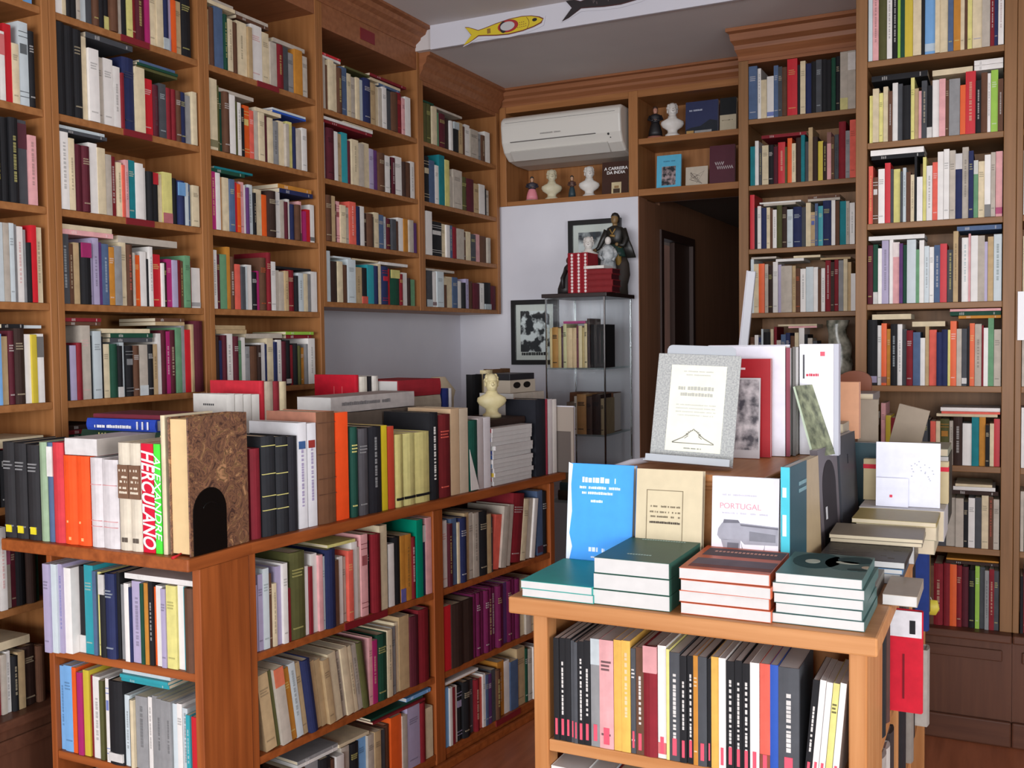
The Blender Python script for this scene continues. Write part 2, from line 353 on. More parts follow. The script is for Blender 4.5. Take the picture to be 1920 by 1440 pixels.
boxo('table_top', (-.920, -.035, .887), (-.197, 1.53, ZT), TOAK['x'], t, .004)
t2 = thing('display_riser', 'raised wooden riser with moulded rim on the display table', 'riser', (0, 0, 0))
mb = MB(); mb.prism([(-.745, 2.15), (-.486, 2.15), (-.410, 3.36), (-.745, 3.36)], ZT, 1.118); mb.build('riser_box', TOAK['y'], t2)
def rim(g): return [(-.79+g, 2.118+g), (-.452-g, 2.118+g), (-.374-g, 3.385-g), (-.79+g, 3.385-g)]
mb = MB(); mb.prism(rim(0), 1.140, 1.156); mb.prism(rim(.012), 1.128, 1.140); mb.prism(rim(.024), 1.118, 1.128); mb.build('moulded_rim', TOAK['y'], t2, bevel=.004)
CELLS = [
('Z0','left',2.45,2.72,
 "N-1885,22,188 t-1907,22,182 k-1930,19,203 c-1949,39,187 D-1989,23,184 S-2013,34,205",
 ""),
('Z1','left',2.15,2.428,
 "E-1874,16,220 N-1891,17,211 w-1908,17,192 wr1926,19,194 r-1945,25,220 c-1970,22,171 ik1993,31,239 k-2024,18,219",
 ""),
('Z2','left',1.865,2.128,
 "q-1863,25,229 q-1888,21,230 ky1910,18,232 k-1928,22,239 kY1951,28,242 Gu1979,32,241 pE2012,27,202",
 ""),
('Z3','left',1.58,1.843,
 "w-1852,19,219 b-1871,22,218 u-1894,8,220 i-1902,19,224 b-1922,18,224 i-1941,15,225 g-1956,13,223 wr1970,21,219 g-1992,8,211 k-2000,8,174 r-2009,17,225 c-2027,20,221",
 ""),
('Z4','left',1.285,1.558,
 "N-1841,19,189 g-1860,19,194 Z-1879,16,201 S-1895,9,203 t-1905,23,196 u-1929,18,212 qc1947,32,219 w-1980,20,202 y-2000,17,201 wk2018,23,203",
 "k1910,1982,12 i1978,2046,9"),
('Z5','left',0.995,1.263,
 "k-1830,30,167 q-1860,26,160 k-1887,26,161 r-1914,20,166 k-1934,27,162 y-1962,11,167 k-1974,28,155 q-2002,28,163",
 "c1834,2031,26"),
('Z6','left',0.7,0.973,
 "q-1807,19,189 N-1827,24,196 u-1852,20,220 wr1872,22,238 bV1895,19,191 u-1915,15,189 k-1930,31,206 q-1963,24,192 E-1987,16,197",
 ""),
('Z7','left',0.4,0.678,
 "q-1796,27,174 N-1823,22,166 R-1845,25,184 b-1870,16,173 w-1887,14,178 k-1902,17,161 t-1919,23,168 q-1943,41,174 N-1985,24,167",
 "c1805,1968,24"),
('A0','left',2.45,2.72,
 "w-2119,26,190 c-2145,13,160 k-2158,17,179 kw2175,21,190 b-2196,13,197 i-2210,27,196 G-2238,23,204 N-2262,22,188 k-2284,20,206 kY2305,19,208 N-2325,29,194 b-2354,21,193 k-2376,19,198 Y-2395,24,182 R-2419,17,190 u-2437,38,214 V-2476,18,209 c-2494,27,194 c-2522,28,202 ni2550,26,192 v-2577,14,189 O-2591,21,178 t-2613,24,180 kY2638,47,218",
 ""),
('A1','left',2.15,2.428,
 "k-2119,31,274 k-2151,32,271 k-2183,31,269 c-2214,20,255 w-2235,38,224 b-2273,24,208 w-2298,37,210 w-2336,27,193 R-2363,8,177 nG2372,48,232 c-2420,40,211 r-2461,38,184 uG2500,25,171 Gi2526,30,181 R-2556,21,172 R-2578,21,172 N-2600,24,173 n-2625,24,174 g-2650,25,168 c-2675,21,184",
 "G2230,2415,17 c2230,2415,17 o2435,2615,9 E2435,2615,9 Z2447,2605,9"),
('A2','left',1.865,2.128,
 "w-2119,30,232 c-2150,20,217 u-2170,28,203 u-2198,28,202 w-2227,33,217 c-2260,29,207 b-2290,24,191 Rw2314,22,189 c-2337,18,173 s-2355,10,167 p-2366,14,185 e-2380,28,187 w-2409,32,182 w-2442,17,172 k-2459,26,162 kr2486,24,162 c-2511,20,161 YV2532,41,171 k-2573,23,156 nS2597,31,151 i-2628,16,147 Z-2645,17,146 ck2662,32,143",
 "G2121,2300,11 i2121,2300,11 e2137,2291,8"),
('A3','left',1.58,1.843,
 "Gi2119,28,211 N-2147,14,183 t-2162,21,188 kV2184,35,189 v-2219,13,199 v-2233,22,208 P-2256,11,196 Zi2267,23,192 D-2291,21,184 g-2313,28,189 c-2341,26,203 Ns2367,22,198 b-2390,10,173 O-2400,25,167 w-2426,25,180 k-2451,8,157 w-2460,15,198 rY2475,37,175 w-2513,11,147 q-2524,17,151 Vp2542,22,163 v-2564,22,161 R-2588,18,163 N-2606,11,160 m-2618,25,180 R-2644,14,164 wg2658,43,141",
 "p2121,2316,15 c2121,2316,15 b2339,2594,22"),
('A4','left',1.285,1.558,
 "k-2119,14,169 v-2133,21,168 R-2155,20,176 bp2175,35,229 k-2211,11,198 i-2222,30,212 k-2253,9,195 ck2263,23,171 E-2286,25,171 kw2312,20,165 i-2332,18,176 kg2351,30,165 N-2382,25,165 bi2407,34,168 k-2441,23,169 t-2465,19,169 w-2485,19,205 u-2505,24,216 V-2530,18,212 u-2548,25,217 m-2574,23,225 g-2597,16,232 r-2613,26,218 t-2640,11,237 u-2652,41,249",
 "N2121,2257,11 R2121,2257,11 G2292,2468,14 E2292,2468,14 c2260,2459,14 t2488,2620,12 N2488,2620,12"),
('A5','left',0.995,1.263,
 "q-2119,35,163 k-2155,41,171 N-2196,37,154 R-2233,33,160 q-2267,43,165 E-2311,34,160 k-2346,46,167 G-2392,42,162 u-2434,43,168 q-2477,38,161 N-2516,45,156 k-2561,46,167 t-2607,41,159 q-2649,42,167",
 "E2121,2277,13 R2121,2277,13 q2121,2277,13 u2277,2487,13 N2277,2487,13"),
('B0','left',2.45,2.72,
 "t-2758,15,196 N-2774,25,207 Z-2800,45,217 E-2845,17,200 c-2863,23,188 N-2887,30,185 c-2918,55,199 t-2974,22,190 wr2996,61,208 c-3058,39,194 b-3098,37,167 R-3135,41,169 G-3176,34,168 g-3211,35,155 D-3247,47,177 b-3294,33,161",
 "c2760,2906,13 b2760,2906,13 N2921,3102,13 b2921,3102,13 b3131,3325,16"),
('B1','left',2.15,2.428,
 "co2758,43,253 o-2802,11,235 E-2813,16,215 N-2830,28,219 w-2858,31,214 o-2890,11,195 w-2901,20,194 k-2922,16,178 OY2939,35,193 s-2975,24,181 b-2999,27,186 c-3027,31,184 u-3058,22,178 c-3080,28,174 g-3109,32,167 c-3141,36,174 b-3178,19,168 Y-3198,32,182 n-3230,17,166 b-3247,34,160 w-3282,31,171",
 "b2814,3012,14 c3012,3161,14 B3108,3313,8 i3108,3313,8"),
('B2','left',1.865,2.128,
 "V-2758,22,206 w-2780,22,204 D-2803,15,194 c-2818,33,193 Z-2852,26,191 r-2878,13,183 O-2891,20,179 p-2912,26,190 w-2938,10,181 P-2949,10,173 i-2960,24,186 k-2985,11,158 c-2996,39,174 O-3036,28,158 q-3064,43,177 wZ3108,38,179 b-3147,20,151 u-3168,18,146 w-3186,18,159 n-3204,24,141 N-3229,31,142 pk3260,18,159 V-3280,19,121 r-3299,28,131 wk3328,29,153",
 "E2760,2937,13 e2779,2984,8 n3139,3349,17 D3139,3349,17"),
('B3','left',1.58,1.843,
 "w-2758,22,211 u-2780,15,196 m-2796,33,198 D-2830,19,227 N-2849,25,193 s-2874,28,167 G-2903,20,159 i-2923,14,163 w-2937,32,169 k-2970,28,143 V-2998,11,149 NO3010,35,200 R-3046,24,222 w-3070,28,189 b-3099,26,158 b-3125,28,153 t-3154,22,158 R-3177,39,163 k-3216,19,142 i-3236,33,154 c-3270,27,153 g-3297,24,154 w-3322,43,165",
 "k3100,3326,9"),
('B4','left',1.285,1.558,
 "q-2764,20,195 n-2785,13,180 u-2798,21,199 w-2820,34,204 u-2855,24,195 m-2879,21,179 w-2901,23,191 g-2925,23,157 N-2949,42,157 q-2992,17,162 w-3009,29,170 n-3038,8,165 c-3047,35,187 n-3083,15,173 w-3099,27,181 u-3126,29,175 kw3156,30,179 R-3186,13,160 k-3200,24,166 o-3225,19,157 D-3244,31,149 g-3275,16,163 w-3292,43,186",
 "t2771,2933,15 t2771,2933,15 b2937,3147,17 R3173,3335,14 l3158,3335,12"),
('B5','left',0.995,1.263,
 "q-2761,59,163 b-2821,54,167 c-2876,63,154 N-2939,57,161 k-2997,67,166 t-3064,61,160 R-3126,63,154 w-3189,64,160 q-3254,75,167",
 "c3137,3319,14 t2930,3137,12"),
('C0','left',2.43,2.74,
 "b-3425,32,214 N-3458,13,186 c-3471,32,210 c-3503,25,202 N-3529,34,191 Zi3564,45,205 c-3610,28,186 b-3638,32,178 c-3671,25,182 i-3696,33,181 n-3730,51,194 t-3781,38,184 c-3819,31,179 b-3850,27,178 w-3878,35,187 G-3914,36,179 N-3950,45,178 Rs3995,41,186 p-4037,25,169 w-4063,47,181",
 "w3427,3573,10 r3427,3573,10 o3593,3782,9 Z3853,4029,11 c3790,4039,12 R3777,4078,11"),
('C1','left',2.14,2.408,
 "i-3425,19,234 uk3445,50,213 w-3495,28,206 t-3523,38,204 T-3562,42,215 u-3605,21,186 c-3626,50,196 b-3677,41,188 c-3719,50,198 v-3769,35,180 P-3805,28,179 N-3834,47,172 w-3882,41,167 k-3923,16,154 u-3940,38,168 w-3978,62,180 q-4040,19,162 N-4060,56,166 w-4117,36,176",
 "R3427,3796,12 w3427,3796,12 c3576,3796,9"),
('C2','left',1.88,2.118,
 "N-3425,42,191 t-3467,30,192 u-3498,17,161 pR3515,24,175 c-3540,38,162 b-3578,25,156 s-3604,48,184 n-3653,36,170 w-3690,30,174 q-3720,16,147 N-3737,41,147 k-3779,15,137 c-3794,35,158 Z-3829,42,152 i-3872,25,148 u-3898,32,142 G-3931,33,142 N-3964,33,136 w-3998,45,156 D-4044,34,155 b-4079,39,153 P-4119,31,143",
 ""),
('C3','left',1.625,1.858,
 "i-3425,29,213 q-3455,52,172 c-3507,35,174 N-3543,41,162 i-3584,57,188 t-3642,51,158 ks3693,39,158 T-3733,48,174 n-3782,33,172 c-3815,26,182 nr3842,46,173 r-3889,27,165 EY3916,70,162 R-3987,28,146 w-4016,54,155 q-4071,13,131 m-4084,51,126",
 "i3493,3618,8 c3630,3831,8 w3840,4078,13"),
('D0','left',2.43,2.7,
 "o-4225,39,188 o-4264,47,192 c-4312,45,187 m-4357,25,166 u-4383,60,168 q-4444,47,156 w-4492,26,150 ki4519,54,150 t-4573,50,158 N-4624,33,147 w-4657,51,163 b-4709,88,150 g-4797,38,140 N-4836,48,140 w-4884,61,167",
 "E4228,4334,9 b4334,4641,11"),
('D1','left',2.14,2.408,
 "kc4233,51,223 Z-4285,52,209 w-4337,38,192 e-4376,53,249 Y-4430,44,233 b-4475,38,156 b-4513,93,197 oY4607,53,173 u-4660,78,171 t-4739,55,155 w-4795,65,159 k-4861,28,144 b-4889,37,139",
 ""),
('D2','left',1.88,2.118,
 "w-4236,56,214 kw4293,106,170 c-4399,39,167 w-4438,35,165 Z-4474,28,166 R-4502,41,160 b-4543,78,157 N-4622,29,146 c-4652,48,151 G-4700,55,142 p-4756,50,147 N-4806,80,143 b-4886,32,138",
 ""),
('D3','left',1.625,1.858,
 "Gi4242,52,178 wu4295,37,173 i-4332,67,178 Nc4400,40,150 c-4440,61,158 Z-4502,52,158 w-4555,44,141 k-4600,27,134 v-4627,32,155 N-4660,61,145 u-4722,62,138 w-4784,58,141 ki4842,71,146 u-4914,60,131",
 "b4252,4537,12"),
('E0','E',2.448,2.73,
 "Zw-1061,38,238 w--1023,15,227 c--1007,25,173 wB-981,30,186 Z--951,20,231 G--930,18,222 N--912,21,216 r--890,44,250 k--845,12,220 c--832,22,233 n--810,24,221 k--786,21,227 Gi-764,24,230 k--740,21,229 k--719,20,224 E--698,17,230 k--680,17,235 bY-662,32,256 bw-629,32,254",
 ""),
('E1','E',2.148,2.426,
 "e--1057,23,178 w--1034,16,201 G--1017,12,168 c--1004,31,178 k--973,23,176 u--950,18,168 r--931,31,185 o--900,9,161 O--890,20,200 c--869,17,173 q--852,23,198 e--829,16,207 G--812,14,177 t--797,18,237 q--779,22,194 y--756,22,173 q--734,18,166 pN-716,17,207 N--698,13,186 Gk-685,17,195 R--667,29,249 g--638,18,206 sN-620,27,251",
 "R-1005,-806,14"),
('E2','E',1.858,2.126,
 "r--1058,20,248 k--1038,14,188 w--1023,16,194 n--1007,23,186 c--983,15,186 N--968,14,181 w--954,17,173 o--936,23,192 q--912,22,183 i--890,25,170 ni-864,37,180 G--826,18,176 c--808,21,194 tB-786,18,151 Z--768,13,188 T--754,20,176 n--734,35,198 w--698,16,198 N--681,18,193 e--662,26,191 b--635,14,189 wG-620,21,181",
 "b-996,-853,10 w-1015,-830,7 b-799,-661,11 N-799,-661,11"),
('E3','E',1.565,1.836,
 "i--1056,14,247 c--1042,22,225 O--1019,26,225 b--992,15,222 q--976,22,213 w--954,22,230 v--931,14,217 b--917,48,210 t--869,15,210 NO-853,21,197 w--832,23,194 i--808,32,201 w--775,19,199 N--756,16,190 w--740,16,192 Rw-723,23,226 q--700,16,218 R--684,17,228 g--666,20,224 c--646,17,229 t--628,14,215 w--614,20,164",
 "b-1054,-941,9 w-941,-817,12 c-862,-745,10 t-745,-616,9"),
('E4','E',1.285,1.543,
 "N--1057,19,170 w--1037,17,179 n--1019,12,168 i--1007,9,206 k--997,32,191 c--964,13,205 R--950,12,215 b--937,19,154 Z--918,21,180 n--896,19,187 N--877,21,173 c--856,16,187 w--839,24,208 k--815,15,179 b--799,20,162 G--778,18,150",
 "p-885,-760,8 c-932,-760,8"),
('F0','F',2.456,2.74,
 "i--459,14,280 p--444,20,254 o--423,28,255 w--395,17,249 kw-378,18,253 l--359,9,256 E--349,14,255 y--335,27,261 c--307,27,254 k--279,10,258 Si-268,34,270 c--234,15,263 c--219,26,260 Z--192,17,264 D--174,22,271 c--152,13,260 N--138,9,256 Y--129,14,259 cB-114,31,266 b--83,25,258 R--57,13,264 n--44,11,258 wR-32,17,268",
 ""),
('F1','F',2.16,2.434,
 "Y--455,12,172 c--443,21,194 Y--421,13,176 c--407,16,198 Nw-390,14,179 w--376,18,209 G--358,16,203 k--341,27,193 Y--314,12,220 t--301,13,180 p--287,9,168 G--278,18,205 kw-260,17,185 w--242,22,203 p--219,20,202 N--199,11,196 g--187,35,198 O--151,17,172 r--134,32,218 kw-101,17,182 N--84,20,207 w--64,10,203 l--53,22,213 N--31,16,179",
 "k-448,-258,20 c-243,-112,20 w-107,-16,17 w-107,-16,17"),
('F2','F',1.865,2.138,
 "s--458,15,211 Nw-442,18,168 w--424,22,198 r--401,19,218 G--382,10,195 Y--371,22,193 G--348,7,182 iE-340,11,196 N--328,15,179 c--313,12,168 k--300,8,232 w--292,19,158 Y--272,11,227 w--260,19,195 s--240,17,206 w--223,19,241 w--203,18,248 b--184,19,242 nw-165,22,229 b--143,20,251 n--122,15,235 mw-106,14,201 c--91,20,196 wk-71,19,216 b--51,14,223 pV-36,21,226",
 "k-448,-267,14 w-451,-270,20"),
('F3','F',1.57,1.843,
 "u--459,18,216 Ew-440,16,218 w--423,13,203 v--410,23,231 w--385,13,233 pw-372,22,223 P--350,12,217 E--337,12,212 i--324,30,229 m--294,11,193 w--283,16,226 i--266,16,204 w--249,15,200 Zw-233,20,205 r--213,22,209 G--190,20,187 t--170,16,251 q--153,10,230 we-143,22,227 p--121,7,240 w--113,22,232 b--91,22,231 v--69,9,209 t--59,18,226 iE-40,25,233",
 "w-457,-266,15 Z-159,-16,16 i-157,-16,8"),
('F4','F',1.27,1.548,
 "kv-458,32,242 w--425,14,221 OG-411,18,228 D--392,13,207 ki-379,23,225 w--356,16,224 G--339,15,206 R--324,21,201 Z--302,24,194 w--278,16,173 t--261,12,214 s--248,24,202 n--223,17,193 n--206,19,202 Y--186,8,201 O--178,20,232 b--157,16,204 Gw-140,16,204 k--123,8,212 O--115,16,223 b--98,21,220 R--76,6,215 w--70,14,206 m--56,18,240 b--37,22,200",
 "c-444,-310,19 c-306,-196,18 D-152,-16,10 E-180,-16,14 p-180,-16,9"),
('F5','F',0.985,1.248,
 "p--412,16,219 y--395,18,174 R--377,15,166 b--361,33,157 c--328,25,147 O--302,14,149 we-287,18,143 G--268,17,170 k--251,9,163 s--242,17,157 c--224,14,157 oD-210,30,165 b--179,12,159 qw-166,29,173 w--136,30,151 e--106,23,174 D--82,20,174 k--62,13,147 c--48,13,152 r--35,19,169",
 "c-223,-24,10 s-206,-16,8 w-209,-16,13"),
('F6','F',0.69,0.963,
 "q--411,34,165 N--377,33,168 k--343,33,162 b--309,29,158 q--279,33,169 N--246,29,165 G--217,28,157 b--188,30,176 b--157,26,176 k--131,15,164 w--115,21,179 G--93,20,182 c--72,22,190 Ns-50,15,187 b--34,18,179",
 "q-170,-19,14 w-166,-29,13 c-159,-39,9"),
('F7','F',0.4,0.668,
 "q--271,21,213 N--249,21,216 R--228,31,224 R--195,21,228 O--174,22,225 R--152,17,223 u--134,21,218 k--112,21,209 l--91,14,226 G--76,16,222 g--60,13,213 R--46,16,219 G--30,15,213",
 "q-187,-16,10 D-187,-16,6"),
('G0','F',2.456,2.74,
 "c-51,6,230 N-57,5,220 w-62,7,225",
 ""),
('G1','F',2.16,2.434,
 "R-51,5,217 b-57,8,208 c-66,7,216",
 ""),
('G2','F',1.865,2.138,
 "w-51,9,220 k-60,7,214 t-68,7,210",
 ""),
('G3','F',1.57,1.843,
 "c-51,10,221 E-62,7,207 w-69,8,206",
 ""),
('G4','F',1.27,1.548,
 "b-51,9,219 q-61,9,224 c-71,9,192",
 ""),
('G5','F',0.985,1.248,
 "w-51,10,211 R-62,10,199 b-73,10,194",
 ""),
('G6','F',0.69,0.963,
 "b-51,11,212 k-63,9,190 w-72,13,200",
 ""),
('G7','F',0.4,0.668,
 "k-53,9,203 R-63,11,214 t-74,14,211",
 ""),
('I1','end',0.618,0.885,
 "v--2343,24,243 i--2318,21,243 vB-2297,15,244 w--2282,26,234 kw-2255,24,237 T--2230,34,242 Z--2196,14,229 Y--2181,14,227 kw-2166,21,224 ni-2144,34,229 k--2110,11,232 g--2098,22,201 w--2075,16,208 n--2058,7,199 v--2051,32,216 E--2018,11,213 D--2006,13,215 kw-1992,14,220 O--1978,8,206 w--1969,21,211 v--1947,15,206 Y--1931,34,216 w--1897,21,218 T--1875,9,215 N--1865,30,216",
 "w-2078,-1836,14"),
('I2','end',0.333,0.595,
 "S--2343,19,235 Sk-2323,32,240 O--2291,16,238 N--2274,7,226 V--2267,19,229 y--2247,22,237 R--2224,12,224 w--2212,27,224 o--2184,15,217 c--2168,12,216 wB-2156,12,228 kw-2143,50,226 i--2092,18,191 k--2074,7,181 c--2067,11,182 g--2055,42,194 w--2012,14,196 g--1997,19,201 g--1978,19,199 g--1958,19,198 g--1939,18,199 i--1920,15,194 w--1905,17,196 ik-1887,17,187 Tw-1869,13,174 r--1856,20,169",
 "T-2105,-1934,10 T-2105,-1934,9 i-2105,-1934,9"),
('I3','end',0.063,0.312,
 "q--2343,60,176 N--2283,44,165 w--2238,43,200 R--2195,35,203 k--2159,49,193 g--2109,55,184 c--2053,40,191 E--2012,33,173 n--1979,46,178 q--1932,45,185 b--1886,51,188",
 "w-2238,-2072,11 w-2238,-2072,11 R-2173,-1987,12"),
('S11','side',0.613,0.885,
 "v-22,14,183 v-37,17,210 iE54,21,223 N-75,10,206 c-86,14,176 v-101,19,220 w-120,17,226 R-137,15,151 o-152,57,248 w-210,15,199 R-226,11,196 w-237,23,230 p-260,16,223 i-277,10,216 n-288,36,233 N-324,16,196 w-341,22,202 bk364,17,197 s-382,20,214 w-403,25,235 b-428,11,216 pR440,30,252 k-471,16,227 R-488,36,245 c-525,34,266 E-559,10,191 w-570,25,200 k-595,34,216 DB630,23,216 DE653,29,216 Rw683,20,203 H-704,31,256 nw735,21,233 p-757,27,255",
 "Y303,421,9"),
('S12','side',0.613,0.885,
 "q-839,8,193 wr848,30,229 u-878,16,216 Z-895,31,230 c-927,13,213 n-940,34,226 t-975,25,237 b-1000,25,234 b-1025,32,230 kc1058,46,230 t-1104,25,214 G-1129,14,199 s-1144,39,200,8 b-1184,36,226,8 b-1221,31,227,8 R-1253,72,259,8 c-1327,31,234,8 b-1359,33,231,8 w-1393,24,228,8 Zu1450,38,252 k-1489,31,245",
 ""),
('S21','side',0.328,0.592,
 "t-53,39,220,-8 o-92,16,223,-8 bO109,34,224,-8 D-144,24,214,-8 ik169,25,222,-8 t-194,20,217,-8 n-215,28,220,-8 t-244,25,205,-8 t-270,22,204,-8 t-292,24,199,-8 c-318,32,210,-8 b-351,22,206,-8 c-373,27,212,-8 c-402,18,210,-8 bG420,23,209,-8 o-444,23,210,-8 p-468,16,212 V-484,22,199 E-507,44,210 c-552,23,215 g-576,20,218 c-596,20,227 t-617,48,240 u-666,40,230 R-707,52,242 k-759,18,227",
 ""),
('S22','side',0.328,0.592,
 "r-839,43,223 q-882,63,220 q-946,65,220 M-1011,23,228 M-1035,23,227 M-1059,24,226 M-1083,24,226 M-1107,24,230 M-1132,24,226 M-1157,25,227 M-1182,25,226 P-1208,25,227 M-1233,26,229 M-1260,26,230 M-1286,26,226 c-1313,37,215 b-1350,36,212 c-1386,38,210 w-1425,19,203",
 ""),
('S31','side',0.063,0.308,
 "q-22,47,173 k-69,43,181 w-113,38,163 N-152,45,171 g-197,52,173 k-250,42,171 N-293,21,156 w-314,32,160 b-347,33,172 k-380,38,172 S-419,36,178 b-455,28,175 t-484,28,177 G-513,22,171 N-535,29,176 O-565,51,194 b-616,24,185 v-641,63,201 R-705,26,198 c-732,45,170",
 "w170,333,10 g170,333,10 c333,464,10 R480,737,7 E480,737,7 S652,777,12"),
('S32','side',0.063,0.308,
 "S-841,24,206 w-866,15,202 R-882,15,198 w-897,15,199 kv913,29,189 k-943,36,198 G-979,35,193 R-1014,23,186 s-1038,24,184 w-1063,16,193 Z-1079,16,186 P-1096,20,183 Gk1117,28,192 N-1145,25,183 D-1170,41,204 w-1212,34,197 Z-1247,51,185 t-1299,53,220 E-1352,19,208 b-1371,28,202 w-1399,37,204",
 "D848,1038,9 w848,1038,9"),
('R1','rfront',0.62,0.865,
 "k--837,12,214 kw-824,13,215 k--810,11,216 G--798,7,213 G--790,7,211 kw-782,13,214 kw-769,14,217 gi-754,19,223 p--735,30,223 J--704,17,226 J--687,18,227 G--668,10,213 Nw-657,16,217 Rp-641,28,223 wr-612,17,226 Y--594,6,221 Gw-588,21,216 kw-566,13,212 kw-552,13,213 D--539,9,216 G--530,17,215 k--512,7,212 J--504,15,218 w--489,13,218 kw-475,15,213 kw-459,14,216 kw-444,15,213 w--429,17,217 sN-411,19,217 B--392,15,217 Gw-377,38,215 kw-331,12,199,5 w--318,11,201,5 w--306,11,199,5 Y--294,11,199,5 w--282,11,201,5",
 ""),
('R2','rfront',0.34,0.595,
 "w--846,77,222 i--769,49,219 R--719,72,214 w--646,70,222 q--575,68,210 k--507,66,212 b--440,64,221 N--376,62,216 c--313,60,214",
 ""),
]
# ------------------------------------------------------------------ shelved books
PHR = {'Z': 'wall bookcase cut off by the frame', 'A': 'black-folio wall bookcase', 'B': 'wall bookcase beside the niche', 'C': 'hanging bookcase', 'D': 'corner hanging bookcase',
 'E': 'doorway bookcase', 'F': 'tall far bookcase', 'G': 'far edge bookcase'}
ORD = ['top', 'second', 'third', 'fourth', 'fifth', 'sixth', 'seventh', 'eighth']
ISP = {'I1': 'upper shelf of the island end', 'I2': 'middle shelf of the island end', 'I3': 'bottom shelf of the island end', 'S11': 'upper shelf, near column, island side', 'S12': 'upper shelf, far column, island side',
 'S21': 'middle shelf, near column, island side', 'S22': 'middle shelf, far column, island side', 'S31': 'bottom shelf, near column, island side', 'S32': 'bottom shelf, far column, island side',
 'R1': 'upper shelf of the display table', 'R2': 'lower shelf of the display table'}
NTH = ['first', 'second', 'third', 'fourth', 'fifth', 'sixth', 'seventh', 'eighth', 'ninth', 'tenth', 'eleventh', 'twelfth']
FR = {'left': ML, 'E': ME, 'F': MF, 'end': MEND, 'side': MS, 'rfront': MR}
DEP = {'left': .20, 'E': .20, 'F': .22, 'end': .155, 'side': .21, 'rfront': .20}
HID = {'A5', 'B5', 'Z5', 'Z6', 'Z7', 'I3', 'R2', 'E4', 'F6', 'F7', 'S31'}
LY_TO_UP = Matrix(((0, 0, -1, 0), (0, 1, 0, 0), (1, 0, 0, 0), (0, 0, 0, 1)))   # lay a standing book down: thickness up, height along x
BOOKS = []
for name, face, z0, z1, toks, lys in CELLS:
    row = []
    for tk in toks.split():
        p = tk[2:].split(','); u, w, h = (float(x)/1000 for x in p[:3]); lean = float(p[3]) if len(p) > 3 else 0.
        row.append(dict(c=tk[0], lab=tk[1], u=u, w=max(w, .004), h=h, lean=lean))
    for i, b in enumerate(row):
        hard = b['c'] in 'kRuNqnEoM' and b['w'] > .016
        d = min(DEP[face], b['h']*rnd.uniform(.66, .78))
        sb = rnd.uniform(.002, .016)
        if name == 'I1' and i < 4: sb = -.03+.006*i
        if name == 'R1': sb = .004+rnd.uniform(0, .004)
        M = FR[face] @ Matrix.Translation((b['u'], sb, z0+.0006))
        if b['lean']:
            th = math.radians(b['lean'])
            M = M @ (Matrix.Translation((b['w']/math.cos(th), 0, 0)) @ Matrix.Rotation(th, 4, 'Y') @ Matrix.Translation((-b['w'], 0, 0)) if th > 0 else Matrix.Rotation(th, 4, 'Y'))
        st = 0 if b['lab'] not in '-' and b['w'] < .03 and rnd.random() < .55 else rnd.choice((1, 2, 2, 3)) if b['lab'] != '-' else rnd.choice((0, 3, 3, 9, 9, 9, 9))
        if name in ('R1',) and b['lab'] != '-': st = 0 if b['lab'] == 'w' else 2
        lc = b['lab'] if b['lab'] != '-' else ('k' if b['c'] in 'wcbtgiYyvpmS' else rnd.choice('cYw'))
        rank = FR[face].to_3x3() @ Vector((0, -1, 0))
        zc, px, py = depth_px(M @ Vector((b['w']/2, 0, b['h']/2)))
        vis = b['w']*b['h']*(1873/zc)**2*abs(rank.dot((EYEV - (M @ Vector((0, 0, .1)))).normalized()))
        if not (-15 < px < 1935 and -60 < py < 1470): vis *= .02
        if name in HID: vis *= .45
        if face == 'rfront' or face == 'end': vis *= 1.6
        BOOKS.append(dict(cell=name, face=face, M=M, w=b['w'], h=b['h'], d=d, c=b['c'], st=st, lc=lc, hard=hard, vis=vis, lie=False, row=row, i=i, red=(name == 'R1')))
    top = []
    for k, tk in enumerate(lys.split()):
        p = tk[1:].split(','); a, b_, th = (float(x)/1000 for x in p); L = b_-a
        zb = max([z0 + r['h'] for r in row if r['u']+r['w'] > a and r['u'] < b_] + [z0] + [zt for (ta, tb, zt) in top if tb > a+.004 and ta < b_-.004]) + .0008
        th = min(th, z1-zb-.003)
        if th < .004: continue
        top.append((a, b_, zb+th))
        M = FR[face] @ Matrix.Translation((b_, rnd.uniform(.006, .02), zb)) @ LY_TO_UP
        zc, px, py = depth_px(FR[face] @ Vector(((a+b_)/2, 0, zb)))
        vis = L*th*(1873/zc)**2
        if name in HID: vis *= .4
        BOOKS.append(dict(cell=name, face=face, M=M, w=th, h=L, d=min(.17, DEP[face]-.02), c=tk[0], st=3 if tk[0] not in 'cbt' else 9, lc='w', hard=False, vis=vis, lie=True, row=row, i=k, red=False))
